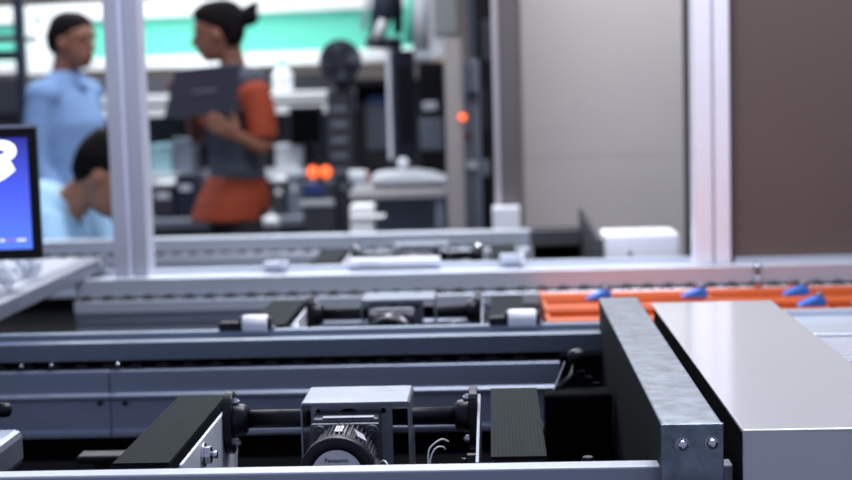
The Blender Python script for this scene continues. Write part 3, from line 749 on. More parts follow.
def bake(name, bm, mt, parent, voxel, smooth=6):
    bmesh.ops.recalc_face_normals(bm, faces=bm.faces)
    me = bpy.data.meshes.new(name); bm.to_mesh(me); bm.free()
    t_ = bpy.data.objects.new('tmp', me); COL.objects.link(t_)
    md = t_.modifiers.new('r', 'REMESH'); md.mode = 'VOXEL'; md.voxel_size = voxel; md.use_smooth_shade = True
    sm = t_.modifiers.new('s', 'SMOOTH'); sm.factor = 0.5; sm.iterations = smooth
    bpy.context.view_layer.update()
    m2 = bpy.data.meshes.new_from_object(t_.evaluated_get(bpy.context.evaluated_depsgraph_get()))
    bpy.data.objects.remove(t_); m2.name = name; m2.materials.clear(); m2.materials.append(mt)
    o = bpy.data.objects.new(name, m2); COL.objects.link(o); o.parent = parent
    for p_ in m2.polygons: p_.use_smooth = True
    return o
def ell(bm, c, rx, ry, rz, M=None, n=16):
    g = bmesh.ops.create_uvsphere(bm, u_segments=n, v_segments=n//2+2, radius=1)
    for v in g['verts']:
        p = Vector((v.co.x*rx, v.co.y*ry, v.co.z*rz))+Vector(c)
        v.co = M @ p if M is not None else p
def loft(bm, rows, n=20):
    # rows: (x, y, z, tilt, rx, ry)
    rings = []
    for x, y, z, t, rx, ry in rows:
        rings.append(ring(bm, Vector((x, y, z)), Vector((math.cos(t), 0, -math.sin(t))), Vector((0, 1, 0)), rx, ry, n, p=2.3))
    skin(bm, rings)
HEADROWS = [(0.0, .062, .0, .026), (.018, .083, -.03, .044), (.045, .089, -.062, .057), (.075, .089, -.083, .066), (.105, .086, -.094, .072),
            (.135, .091, -.100, .076), (.165, .086, -.101, .076), (.195, .066, -.086, .065), (.215, .040, -.062, .046), (.227, .01, -.03, .02)]
def head_into(bm, M, s=1.0):
    rings = []
    for z, f, b_, w_ in HEADROWS:
        c = M @ Vector(((f+b_)/2*s, 0, z*s)); a = (M.to_3x3() @ Vector((1, 0, 0))); bb = (M.to_3x3() @ Vector((0, 1, 0)))
        rings.append(ring(bm, c, a, bb, (f-b_)/2*s, w_*s, 24, p=2.2))
    skin(bm, rings)
    tube(bm, [M @ (Vector(p)*s) for p in ((.082, 0, .128), (.098, 0, .102), (.108, 0, .083), (.088, 0, .072))], [.007*s, .010*s, .014*s, .011*s], 10)
    for sg in (-1, 1):
        ell(bm, (-.004*s, sg*.077*s, .100*s), .018*s, .009*s, .032*s, M, 12)
        ell(bm, (.084*s, sg*.030*s, .137*s), .010*s, .022*s, .007*s, M, 12)
    ell(bm, (.085*s, 0, .050*s), .012*s, .024*s, .010*s, M, 12)
def face_bits(M, s, parent, hairm):
    for sg in (-1, 1):
        bm = nb(); ell(bm, (.080*s, sg*.031*s, .118*s), .0085*s, .011*s, .0055*s, M, 12); e = obj('eye', bm, EYEW, parent)
        bm = nb(); ell(bm, (.0885*s, sg*.031*s, .118*s), .003*s, .006*s, .006*s, M, 10); obj('iris', bm, HAIR, e)
        bm = nb(); tube(bm, [M @ (Vector(p)*s) for p in ((.092, sg*.014, .137), (.093, sg*.030, .142), (.084, sg*.048, .136))], [.003*s, .0045*s, .002*s], 8); obj('eyebrow', bm, hairm, parent)
    bm = nb(); ell(bm, (.096*s, 0, .050*s), .004*s, .021*s, .0065*s, M, 12); obj('lips', bm, LIP, parent)
def hair_short(M, s, parent):
    bm = nb(); rings = []
    g = 0.010
    for z, f, b_, w_ in HEADROWS[1:]:
        ff = (b_+.02 if z < .06 else (-.025 if z < .09 else (.004 if z < .12 else (.045 if z < .15 else (f+g*0.6 if z > .17 else f*0.95)))))
        c = M @ Vector(((ff+b_-g)/2*s, 0, (z+(0.008 if z > .18 else 0))*s)); a = (M.to_3x3() @ Vector((1, 0, 0))); bb = (M.to_3x3() @ Vector((0, 1, 0)))
        rings.append(ring(bm, c, a, bb, (ff-b_+g)/2*s, (w_+g*0.75)*s*(0.6 if z < .06 else 1), 24, p=(3.2 if z < .15 else 2.3)))
    skin(bm, rings)
    return bake('hair', bm, HAIR, parent, 0.006, 4)
def hair_bun(M, s, parent):
    bm = nb(); rings = []
    g = 0.021
    for z, f, b_, w_ in HEADROWS[2:]:
        ff = -.02 if z < .09 else (.005 if z < .12 else (f*0.5 if z < .15 else (f*0.93 if z < .18 else f+g)))
        c = M @ Vector(((ff+b_-g)/2*s, 0, (z+(0.012 if z > .18 else 0))*s)); a = (M.to_3x3() @ Vector((1, 0, 0))); bb = (M.to_3x3() @ Vector((0, 1, 0)))
        rings.append(ring(bm, c, a, bb, (ff-b_+g)/2*s, (w_+g*0.7)*s, 24, p=2.2))
    skin(bm, rings)
    ell(bm, (-.135*s, 0, .150*s), .042*s, .04*s, .042*s, M)
    tube(bm, [M @ (Vector(p)*s) for p in ((-.12, 0, .16), (-.165, 0, .185), (-.185, 0, .20))], [.03*s, .02*s, .008*s], 10)
    return bake('hair', bm, HAIR, parent, 0.006, 4)
def hand_into(bm, wrist, d, nrm, thumb, curl, s=1.0):
    """wrist point, finger direction d, palm normal nrm, thumb side vector, curl angle per joint"""
    wrist = Vector(wrist); d = Vector(d).normalized(); nrm = Vector(nrm); nrm = (nrm-d*nrm.dot(d)).normalized(); th = d.cross(nrm)
    if th.dot(Vector(thumb)) < 0: th = -th
    pc = wrist+d*0.045*s
    rings = [ring(bm, wrist+d*(q*s), th, nrm, a_*s, b_*s, 14) for q, a_, b_ in ((-.02, .026, .020), (.0, .027, .018), (.03, .037, .017), (.06, .041, .015), (.085, .040, .012))]
    skin(bm, rings)
    for k, (off, ln) in enumerate(((.031, .072), (.011, .080), (-.010, .075), (-.030, .058))):
        p = wrist+d*(.080*s)+th*(off*s); pts = [p-d*0.02*s, p]; dd = d.copy(); ax = th
        for j, fr_ in enumerate((.45, .30, .25)):
            dd = (Matrix.Rotation(curl*(1 if ax.cross(d).dot(nrm) > 0 else -1), 3, ax) @ dd).normalized()
            p = p+dd*(ln*fr_*s); pts.append(p)
        tube(bm, pts, [.0095*s, .0095*s, .0088*s, .008*s, .0068*s], 8)
    p = wrist+d*(.02*s)+th*(.025*s); t1 = (d*0.6+th*0.8+nrm*0.25).normalized(); t2 = (d*0.9+th*0.35+nrm*0.45).normalized()
    tube(bm, [p-t1*0.02*s, p, p+t1*0.035*s, p+t1*0.035*s+t2*0.032*s, p+t1*0.035*s+t2*0.055*s], [.014*s, .013*s, .011*s, .010*s, .008*s], 8)
def arm_pts(sh, el, wr): return smoothpts([sh, el, wr], 5)

def local_of(root, p):
    M = Matrix.Translation(root.location) @ root.rotation_euler.to_matrix().to_4x4()
    return M.inverted() @ Vector(p)

# --- woman -----------------------------------------------------------------
s = 1.06
YWm = 6.75
pw = py(236, 150, YWm)
wo = thing('person', 'person with dark hair in a bun, charcoal vest over rust orange top, holding a laptop', 'person', (pw.x, YWm, 0), rz=PI+0.5)
Rw = wo.rotation_euler.to_matrix()
hl = Matrix.Translation((0.035, -0.02, 1.48*s)) @ Matrix.Rotation(-0.45, 4, 'Z') @ Matrix.Rotation(0.16, 4, 'Y')
elbow = local_of(wo, py(264, 145, 6.55)); wrist = local_of(wo, py(238, 136, 6.44)); 
shl = Vector((-0.01, 0.175*s, 1.40*s)); shr = Vector((-0.01, -0.175*s, 1.40*s))
elr = Vector((0.10, -0.20, 1.17*s)); wrr = local_of(wo, py(190, 96, 6.60))
fdl = local_of(wo, py(218, 125, 6.39))-wrist
bm = nb()
head_into(bm, hl, s)
tube(bm, [(-.02, 0, 1.34*s), (-.012, 0, 1.42*s), (.012, -.01, 1.53*s)], [.062*s, .050*s, .052*s], 16)
loft(bm, [(0, 0, .88*s, 0, .10, .15), (0, 0, 1.08*s, 0, .085, .12), (0, 0, 1.26*s, 0, .105, .145), (-.005, 0, 1.38*s, 0, .075, .16), (-.01, 0, 1.43*s, 0, .05, .08)])
for sh, el, wr in ((shl, elbow, wrist), (shr, elr, wrr)):
    P_ = arm_pts(sh, el, wr); n_ = len(P_); tube(bm, P_, [.046-.021*i/(n_-1) for i in range(n_)], 14)
toView = local_of(wo, Vector((pw.x, YWm-1, 1.3)))-local_of(wo, Vector((pw.x, YWm, 1.3)))
hand_into(bm, wrist, fdl, -toView, (0, 0, 1), 0.25, 1.0)
hand_into(bm, wrr, local_of(wo, py(180, 92, 6.52))-wrr, (0, 0, 1), (1, 0, 0), 0.25, 1.0)
for sg in (-1, 1):
    tube(bm, [(0, sg*.085, .90*s), (.01, sg*.09, .48*s), (-.01, sg*.09, .10)], [.075, .05, .038], 12)
    ell(bm, (.04, sg*.09, .05), .11, .04, .035)
bake('body', bm, SKIN_A, wo, 0.0065, 3)
bod = [o for o in SC.objects if o.parent == wo][-1]
face_bits(hl, s, wo, HAIR); hair_bun(hl, s, wo)
bm = nb()
loft(bm, [(0, 0, 1.00*s, 0, .115, .165), (0, 0, 1.10*s, 0, .108, .148), (0, 0, 1.26*s, 0, .122, .165), (-.005, 0, 1.37*s, 0, .09, .165), (-.01, 0, 1.415*s, 0, .062, .10), (-.01, 0, 1.44*s, 0, .058, .070)])
for sh in (shl, shr): ell(bm, (sh.x, sh.y*0.96, sh.z-0.005), .072, .062, .060)
bake('vest', bm, VEST, wo, 0.009, 4)
bm = nb()
loft(bm, [(0.04, 0, .835*s, 0, .165, .190), (0.02, 0, .92*s, 0, .150, .185), (0, 0, 1.02*s, 0, .110, .158)])
bake('shirt_hem', bm, RUST, wo, 0.009, 4)
for sh, el in ((shl, elbow), (shr, elr)):
    bm = nb(); mid_ = sh.lerp(el, 0.93)
    tube(bm, [sh.lerp(el, 0.06), sh.lerp(el, 0.16), sh.lerp(el, 0.5)+Vector((-.01, 0, 0)), mid_], [.050, .070, .070, .062], 16)
    bake('sleeve', bm, RUST, wo, 0.009, 4)
bm = nb()
for sg in (-1, 1): tube(bm, [(0, sg*.07, .93*s), (0, sg*.085, .80*s), (.012, sg*.095, .48*s), (-.005, sg*.095, .09)], [.11, .10, .075, .065], 16)
bake('trousers', bm, TROUS, wo, 0.011, 4)
for sg in (-1, 1):
    bm = nb(); ell(bm, (.045, sg*.095, .052), .135, .052, .052); obj('shoe', bm, SHOE, wo)

# laptop held open
TL, TR, BL, BR = py(175, 70, 6.33), py(242, 63, 6.38), py(164, 117, 6.36), py(233, 112, 6.42)
lp = thing('laptop', 'open dark grey laptop held up by the person in the charcoal vest', 'laptop', BL)
LAPM = mat('dark_grey_lid', (66, 66, 80), 0.45, 0.3, 0.03, 5)
def slab(name, a, b, c, d, thick, mt, par):
    n = (b-a).cross(d-a).normalized()*thick
    bm = nb(); lo = [bm.verts.new(q-BL) for q in (a, b, c, d)]; hi = [bm.verts.new(q+n-BL) for q in (a, b, c, d)]
    for i in range(4): bm.faces.new((lo[i], lo[(i+1) % 4], hi[(i+1) % 4], hi[i]))
    bm.faces.new(lo); bm.faces.new(hi); return obj(name, bm, mt, par, 0.002)
lid = slab('lid', TL, TR, BR, BL, 0.008, LAPM, lp)
back = Vector((0.05, 0.2, -0.01))
base = slab('keyboard_base', BL+Vector((0, 0, -0.004)), BR+Vector((0, 0, -0.004)), BR+back, BL+back, 0.016, LAPM, lp)
cL = TL.lerp(BR, 0.5)
bm = nb(); ex_ = (TR-TL).normalized(); 
o_ = cL-BL+Vector((0, -0.0095, 0)); q = [o_+ex_*a_+Vector((0, 0, b__)) for a_, b__ in ((-.05, -.006), (.05, -.006), (.05, .006), (-.05, .006))]
vs_ = [bm.verts.new(k) for k in q]+[bm.verts.new(k+Vector((0, 0.002, 0))) for k in q]
for f_ in ((0, 1, 2, 3), (7, 6, 5, 4), (0, 4, 5, 1), (1, 5, 6, 2), (2, 6, 7, 3), (3, 7, 4, 0)): bm.faces.new([vs_[i] for i in f_])
obj('lid_mark', bm, mat('grey_mark', (96, 96, 108), 0.5, 0.2), lid)

# --- standing man -----------------------------------------------------------
YM = 6.95; pm = py(70, 150, YM)
ma = thing('person', 'standing person with short black hair in a pale blue work shirt', 'person', (pm.x, YM, 0), rz=-0.30)
s = 1.06
hm = Matrix.Translation((0.04, 0, 1.465*s)) @ Matrix.Rotation(-0.15, 4, 'Z') @ Matrix.Rotation(0.05, 4, 'Y')
shl, shr = Vector((-.01, .18, 1.36*s)), Vector((-.01, -.18, 1.36*s))
ell_, elr_ = Vector((-.01, .235, 1.08*s)), Vector((-.02, -.235, 1.08*s)); wl, wr_ = Vector((.14, .21, .93)), Vector((.12, -.21, .93))
bm = nb(); head_into(bm, hm, s)
tube(bm, [(-.02, 0, 1.33*s), (-.012, 0, 1.42*s), (.015, 0, 1.52*s)], [.07*s, .060*s, .058*s], 16)
loft(bm, [(0, 0, .88*s, 0, .11, .155), (0, 0, 1.08*s, 0, .10, .14), (0, 0, 1.26*s, 0, .115, .165), (-.005, 0, 1.33*s, 0, .075, .145), (-.01, 0, 1.39*s, 0, .05, .08)])
for sh, el, wr in ((shl, ell_, wl), (shr, elr_, wr_)):
    P_ = arm_pts(sh, el, wr); n_ = len(P_); tube(bm, P_, [.050-.023*i/(n_-1) for i in range(n_)], 14)
hand_into(bm, wl, (.5, 0, -.85), (0, -1, 0), (1, 0, 0), 0.3); hand_into(bm, wr_, (.5, 0, -.85), (0, 1, 0), (1, 0, 0), 0.3)
for sg in (-1, 1):
    tube(bm, [(0, sg*.085, .90*s), (.01, sg*.09, .48*s), (-.01, sg*.09, .10)], [.08, .055, .042], 12); ell(bm, (.04, sg*.09, .05), .11, .04, .035)
bake('body', bm, SKIN_A, ma, 0.0065, 3)
face_bits(hm, s, ma, HAIR); hair_short(hm, s, ma)
bm = nb()
loft(bm, [(0, 0, .84*s, 0, .155, .20), (0, 0, 1.05*s, 0, .140, .185), (0, 0, 1.24*s, 0, .140, .195), (-.005, 0, 1.33*s, 0, .11, .19), (-.01, 0, 1.40*s, 0, .085, .125), (-.01, 0, 1.455*s, 0, .068, .072)])
for sh in (shl, shr): ell(bm, (sh.x, sh.y*0.93, sh.z-0.002), .082, .082, .070)
for sh, el, wr in ((shl, ell_, wl), (shr, elr_, wr_)):
    P_ = arm_pts(sh, el, sh.lerp(wr, 0) if False else el.lerp(wr, 0.8)); n_ = len(P_); tube(bm, P_, [.066-.018*i/(n_-1) for i in range(n_)], 14)
bake('shirt', bm, SHIRT, ma, 0.009, 4)
bm = nb(); tube(bm, [(.055, -.055, 1.425*s), (.085, -.01, 1.39*s), (.08, .0, 1.34*s)], [.016, .022, .006], 10); tube(bm, [(.055, .055, 1.425*s), (.085, .01, 1.39*s), (.08, .0, 1.34*s)], [.016, .022, .006], 10)
bake('collar', bm, SHIRT, ma, 0.006, 2)
bm = nb()
for sg in (-1, 1): tube(bm, [(0, sg*.07, .93*s), (0, sg*.085, .80*s), (.012, sg*.095, .48*s), (-.005, sg*.095, .09)], [.11, .10, .078, .068], 16)
bake('trousers', bm, TROUS, ma, 0.011, 4)
for sg in (-1, 1):
    bm = nb(); ell(bm, (.045, sg*.095, .052), .14, .055, .052); obj('shoe', bm, SHOE, ma)

# --- seated man --------------------------------------------------------------
YS = 5.2; ps = py(88, 165, YS)
se = thing('person', 'seated person with short black hair in an ice blue coat bending the head down', 'person', (ps.x-0.20, YS, 0), rz=-0.12)
s = 1.16
hs = Matrix.Translation((0.205, 0, 1.075)) @ Matrix.Rotation(0.62, 4, 'Y')
shl, shr = Vector((.10, .185, 1.03)), Vector((.10, -.185, 1.03))
e1_, e2_ = Vector((.20, .25, .80)), Vector((.20, -.25, .80)); w1_, w2_ = Vector((.42, .12, .80)), Vector((.42, -.12, .80))
bm = nb(); head_into(bm, hs, s)
tube(bm, [(.08, 0, 1.02), (.13, 0, 1.07), (.215, 0, 1.14)], [.07, .060, .058], 16)
loft(bm, [(-.06, 0, .50, 0, .12, .17), (-.04, 0, .65, .15, .11, .155), (.02, 0, .86, .35, .115, .17), (.07, 0, 1.00, .45, .08, .18), (.09, 0, 1.05, .5, .05, .09)])
for sh, el, wr in ((shl, e1_, w1_), (shr, e2_, w2_)):
    P_ = arm_pts(sh, el, wr); n_ = len(P_); tube(bm, P_, [.050-.023*i/(n_-1) for i in range(n_)], 14)
hand_into(bm, w1_, (1, -.3, -0.1), (0, 0, -1), (0, -1, 0), 0.3); hand_into(bm, w2_, (1, .3, -0.1), (0, 0, -1), (0, 1, 0), 0.3)
for sg in (-1, 1):
    tube(bm, smoothpts([(-.04, sg*.09, .54), (.36, sg*.11, .54), (.38, sg*.11, .10)], 5), [.085]*3+[.07]*4+[.045]*4, 12); ell(bm, (.43, sg*.11, .05), .11, .04, .035)
bake('body', bm, SKIN_B, se, 0.0065, 3)
face_bits(hs, s, se, HAIR); hair_short(hs, s, se)
bm = nb()
loft(bm, [(-.06, 0, .47, 0, .17, .21), (-.05, 0, .65, .15, .15, .20), (.01, 0, .86, .35, .145, .205), (.05, 0, 1.02, .45, .13, .215), (.075, 0, 1.09, .55, .10, .14), (.105, 0, 1.125, .6, .072, .078)])
for sh, el, wr in ((shl, e1_, w1_), (shr, e2_, w2_)):
    P_ = arm_pts(sh+Vector((0, 0, .02)), el, el.lerp(wr, 0.85)); n_ = len(P_); tube(bm, P_, [.082-.022*i/(n_-1) for i in range(n_)], 14)
bake('coat', bm, COAT, se, 0.009, 4)
bm = nb()
for sg in (-1, 1): tube(bm, [(.03, sg*.03, 1.10), (.06, sg*.07, 1.105), (.13, sg*.065, 1.065), (.17, sg*.02, 1.01)], [.014, .018, .018, .008], 10)
bake('collar', bm, COAT, se, 0.006, 2)
bm = nb()
for sg in (-1, 1): tube(bm, smoothpts([(-.06, sg*.09, .55), (.36, sg*.11, .55), (.38, sg*.11, .09)], 5), [.105]*3+[.092]*4+[.068]*4, 14)
bake('trousers', bm, TROUS, se, 0.011, 4)
for sg in (-1, 1):
    bm = nb(); ell(bm, (.44, sg*.11, .052), .14, .055, .052); obj('shoe', bm, SHOE, se)
st = thing('stool', 'black round stool under the seated person in the ice blue coat', 'stool', (ps.x-0.26, YS, 0))
bm = nb(); lathe(bm, (0, 0, 0.39), (0, 0, 1), [(0, .17), (.01, .185), (.05, .185), (.06, .17)], 28); obj('seat', bm, BLACK, st)
bm = nb(); cyl(bm, (0, 0, .04), (0, 0, .39), .025); obj('pole', bm, BLKMET, st)
bm = nb(); lathe(bm, (0, 0, 0), (0, 0, 1), [(0, .2), (.015, .2), (.04, .03)], 28); obj('base', bm, BLKMET, st)

# ------------------------------------------------------------------ background hall
TEAL = mat('teal_band', (106, 218, 190), 0.5, 0, 0.02, 3)
WPAINT = mat('white_paint', (238, 240, 240), 0.5, 0, 0.02, 3)
DKGR = mat('dark_grey_paint_machine', (54, 56, 64), 0.5, 0.1, 0.1, 6)
NAVY = mat('dark_navy_plastic', (34, 38, 56), 0.4, 0.1, 0.1, 8)
BLGR = mat('blue_grey_paint', (112, 120, 134), 0.5, 0.1, 0.06, 6)
BEIGE = mat('beige_grey_paint', (158, 152, 150), 0.55, 0.1, 0.04, 6)
LTGR = mat('light_grey_paint', (196, 200, 206), 0.5, 0, 0.04, 6)
CYANP = mat('pale_cyan_plastic', (150, 190, 200), 0.5, 0, 0.08, 8)
GREENP = mat('dark_green_paint', (30, 66, 58), 0.5, 0, 0.1, 6)
LAMP = mat('orange_signal_lamp', (255, 106, 52), 0.4, emit=1.5)
def pbox(x0, x1, y0, y1, Y, dpt):
    a = py(x0, (y0+y1)/2, Y); b = py(x1, (y0+y1)/2, Y)
    zt = py((x0+x1)/2, y0, Y).z; zb = py((x0+x1)/2, y1, Y).z
    return (a.x, b.x, Y, Y+dpt, zb, zt)
def addp(name, par, px4, Y, d, mt, bev=0.004):
    bm = nb(); box(bm, *pbox(*px4, Y, d), bev=bev); return obj(name, bm, mt, par)
def standto(name, par, x0, x1, Y, d, z, mt):
    bm = nb(); box(bm, x0, x1, Y, Y+d, 0, z); return obj(name, bm, mt, par)

# hood
A_ = py(-60, 25, 9.0); B_ = py(414, 10, 8.2)
ang = math.atan2(B_.y-A_.y, B_.x-A_.x); LH = (B_-A_).to_2d().length
zT = py(0, 25, 8.9).z; zB = py(0, 62, 8.9).z; zt2 = py(0, 10, 8.9).z; zb2 = py(0, 74, 8.9).z
hd = thing('assembly_line_hood', 'long white hood with a wide teal band above the far workbenches', 'hood', (A_.x, A_.y, 0), rz=ang)
bxo('teal_band', (0, LH, -0.004, 0.0, zB, zT), TEAL, hd)
bxo('hood_body', (0, LH, 0.0, 0.55, zb2, zt2), WPAINT, hd, 0.01)
bxo('upper_lip', (0, LH, -0.03, -0.0005, zT, zt2+0.01), WPAINT, hd, 0.006)
bxo('lower_lip', (0, LH, -0.03, -0.0005, zb2, zB), WPAINT, hd, 0.006)
for k in range(3):
    x = 0.06+k*(LH-0.12)/3; bxo('hood_leg', (x-0.04, x+0.04, 0.40, 0.48, 0, zb2), LTGR, hd)
# bright sheet
o = thing('paper_sheet', 'bright white sheet hanging on the teal band behind the standing person in blue', 'sheet')
addp('sheet', o, (23, 52, 21, 74), 8.70, 0.01, WPAINT, 0)
addp('sheet_clip', o, (34, 40, 17, 22), 8.69, 0.02, ZINC)
# rack with shelf boards behind
rk = thing('storage_rack', 'dark rack with white shelf boards under the teal hood', 'rack')
x0_, x1_ = py(-20, 100, 8.1).x, py(350, 100, 8.1).x
zk = [py(240, q, 8.1).z for q in (93, 106, 120, 175)]
bxo('back_panel', (x0_, x1_, 8.5, 8.52, 0.3, py(240, 76, 8.5).z), DKGR, rk)
for zz_ in (zk[0], zk[1], ): bxo('shelf_board', (x0_, x1_, 8.1, 8.49, zz_-0.045, zz_), WPAINT, rk, 0.004)
bxo('shelf_board', (x0_, x1_, 8.0, 8.49, 0.98, 1.02), LTGR, rk, 0.004)
bxo('lower_panel', (x0_, x1_, 8.3, 8.32, 0.0, 0.97), DKGR, rk)
for k in range(5):
    x = x0_+0.03+k*(x1_-x0_-0.06)/4; bxo('upright', (x-0.02, x+0.02, 8.45, 8.49, 0, zk[0]+0.05), DKGR, rk)
# things on the rack
spec = [('storage_bin', (150, 172, 148, 176), CYANP, 'pale cyan bin on the far bench between the left post and the laptop'),
        ('storage_bin', (174, 190, 142, 176), BLGR, 'blue grey bin on the far bench just left of the vest'),
        ('storage_bin', (276, 299, 148, 174), LTGR, 'light grey bin on the far bench right of the vest'),
        ('storage_bin', (112, 118, 150, 174), LTGR, 'narrow light grey bin on the far bench behind the left post')]
for nm, q4, mt, lb_ in spec:
    root = thing(nm, lb_, 'bin', group='bins on the far bench'); zb_ = 1.0205
    q = pbox(*q4, 8.05, 0.3); 
    bm = nb(); box(bm, q[0], q[1], 8.05, 8.35, zb_, q[5]); 
    obj('bin_body', bm, mt, root, 0.006)
    bxo('bin_rim', (q[0]-0.008, q[1]+0.008, 8.04, 8.36, q[5]+0.0005, q[5]+0.016), mt, root, 0.004)
# low bench in front of rack with dark crates
lbn = thing('workbench', 'low dark workbench behind the vest, carrying grey crates', 'workbench')
xb0_, xb1_ = py(120, 200, 7.5).x, py(338, 200, 7.5).x
bxo('bench_top', (xb0_, xb1_, 7.3, 7.85, 0.80, 0.84), BLGR, lbn, 0.004)
for x in (xb0_+0.03, xb1_-0.08):
    for y in (7.33, 7.78): bxo('leg', (x, x+0.05, y, y+0.05, 0, 0.8), DKGR, lbn)
for i, (xa_, xb_, top_, mt, lb_) in enumerate(((152, 174, 186, DKGR, 'dark crate on the low bench, leftmost, beside the left post'), (176, 196, 178, NAVY, 'navy crate on the low bench left of the rust orange hem'),
        (272, 286, 182, DKGR, 'dark grey crate on the low bench right of the rust orange hem'), (288, 301, 178, BLGR, 'blue grey crate on the low bench left of the twin orange lamps'))):
    root = thing('parts_crate', lb_, 'crate', group='crates on the low bench')
    q = pbox(xa_, xb_, top_, 220, 7.45, 0.3)
    bm = nb(); box(bm, q[0], q[1], 7.45, 7.75, 0.8405, q[5]); obj('crate_body', bm, mt, root, 0.005)
    bxo('crate_rim', (q[0]-0.006, q[1]+0.006, 7.444, 7.756, q[5]+0.0005, q[5]+0.014), LTGR if i in (0, 2) else mt, root, 0.003)
    bxo('crate_label', (q[0]+0.02, q[1]-0.02, 7.4445, 7.4495, q[5]-0.06, q[5]-0.03), WHITE, root)

# left dark rack
dr = thing('equipment_rack', 'dark equipment rack at the top left corner of the picture', 'rack')
bxo('upright', pbox(15, 24, -20, 130, 7.2, 0.05)[:4]+(0, 2.2), NAVY, dr)
xL_ = py(-40, 60, 7.2).x; xR_ = py(15, 60, 7.2).x
for yy, hh in ((35, 5), (78, 36)):
    zt = py(8, yy, 7.2).z; zb = py(8, yy+hh, 7.2).z
    bxo('rack_shelf' if hh < 10 else 'rack_drawer', (xL_, xR_-0.001, 7.2, 7.6, zb, zt), NAVY if hh < 10 else DKGR, dr, 0.004)
bxo('rack_foot', (xL_, xR_, 7.25, 7.6, 0, py(8, 114, 7.2).z-0.001), DKGR, dr)
bxo('rack_arm', (xR_-0.16, xR_-0.02, 7.3, 7.34, py(8, 60, 7.2).z, py(8, 50, 7.2).z), DKGR, dr)

# machine body behind, right of fan
mc = thing('machine_cabinet', 'large dark machine cabinet in the far middle behind the desk', 'machine')
q = pbox(322, 500, 78, 220, 8.6, 0.5)
bxo('cabinet_body', (q[0], q[1], 8.6, 9.1, 0, q[5]), DKGR, mc, 0.01)
addp('cabinet_window', mc, (345, 395, 66+20, 100), 8.585, 0.01, DARKIN)
addp('cabinet_window', mc, (404, 416, 86, 100), 8.585, 0.01, GREENP)
addp('white_ledge', mc, (418, 450, 52, 66), 8.5, 0.1, LTGR)
addp('ledge_support', mc, (420, 424, 66, 79), 8.55, 0.1, LTGR)
addp('ledge_support', mc, (440, 445, 66, 79), 8.55, 0.1, LTGR)
addp('cabinet_panel', mc, (368, 392, 96, 104), 8.58, 0.015, mat('faded_blue', (60, 84, 140), 0.5))
addp('cabinet_panel', mc, (366, 390, 104, 150), 8.58, 0.015, BLGR)
addp('cabinet_panel', mc, (322, 345, 150, 215), 8.58, 0.015, NAVY)
addp('cabinet_panel', mc, (470, 494, 150, 225), 8.58, 0.015, BLGR)
# white bottle
bt = thing('bottle', 'white bottle with green cap on the upper shelf right of the hair bun', 'bottle')
c = py(283, 92, 8.2); bm = nb(); lathe(bm, (c.x, 8.2, zk[0]+0.0005), (0, 0, 1), [(0, .045), (.004, .05), (.10, .05), (.13, .025), (.135, .022)], 24); obj('bottle_body', bm, WHITE, bt)
bm = nb(); lathe(bm, (c.x, 8.2, zk[0]+0.1355), (0, 0, 1), [(0, .026), (.03, .026)], 20); obj('bottle_cap', bm, TEAL, bt)
# wall monitor on stand (dark) + twin orange lamps
tm = thing('monitor', 'dark monitor on the far bench between the vest and the fan', 'monitor')
q = pbox(289, 323, 106, 146, 7.9, 0.05)
bxo('screen_case', q, NAVY, tm, 0.006); bxo('screen_panel', (q[0]+0.012, q[1]-0.012, 7.893, 7.8995, q[4]+0.012, q[5]-0.012), DARKIN, tm)
bxo('stand', ((q[0]+q[1])/2-0.02, (q[0]+q[1])/2+0.02, 7.955, 7.98, 0.8405, (q[4]+q[5])/2), BLACK, tm)
bxo('stand_base', ((q[0]+q[1])/2-0.08, (q[0]+q[1])/2+0.08, 7.86, 8.0, 0.80, 0.84), BLACK, tm)
bxo('stand_column', ((q[0]+q[1])/2-0.05, (q[0]+q[1])/2+0.05, 7.88, 7.97, 0.0, 0.80), DKGR, tm)
tw = thing('test_station', 'dark test station with two round orange lamps and a blue front', 'machine')
q = pbox(302, 334, 158, 215, 6.8, 0.3)
bxo('station_body', (q[0], q[1], 6.8, 7.1, 0.0, py(318, 183, 6.8).z), DKGR, tw, 0.006)
bxo('station_head', (py(316, 170, 6.8).x, py(322, 170, 6.8).x, 6.83, 6.9, py(318, 183, 6.8).z, py(318, 160, 6.8).z), BLACK, tw)
for cx_ in (312.5, 325.5):
    c = py(cx_, 172.5, 6.8); bm = nb(); lathe(bm, (c.x, 6.83, c.z), (0, -1, 0), [(0, .024), (.02, .026), (.03, .02), (.034, .004)], 24); o = obj('signal_lamp', bm, LAMP, tw)
    o['label'] = 'glowing orange lamp'
    bm = nb(); lathe(bm, (c.x, 6.831, c.z), (0, 1, 0), [(0, .027), (.02, .027)], 20); obj('lamp_holder', bm, BLACK, o)
addp('blue_front', tw, (304, 324, 184, 196), 6.79, 0.009, mat('deep_blue', (34, 58, 120), 0.5))
addp('lower_panel', tw, (300, 334, 200, 206), 6.79, 0.009, LTGR)
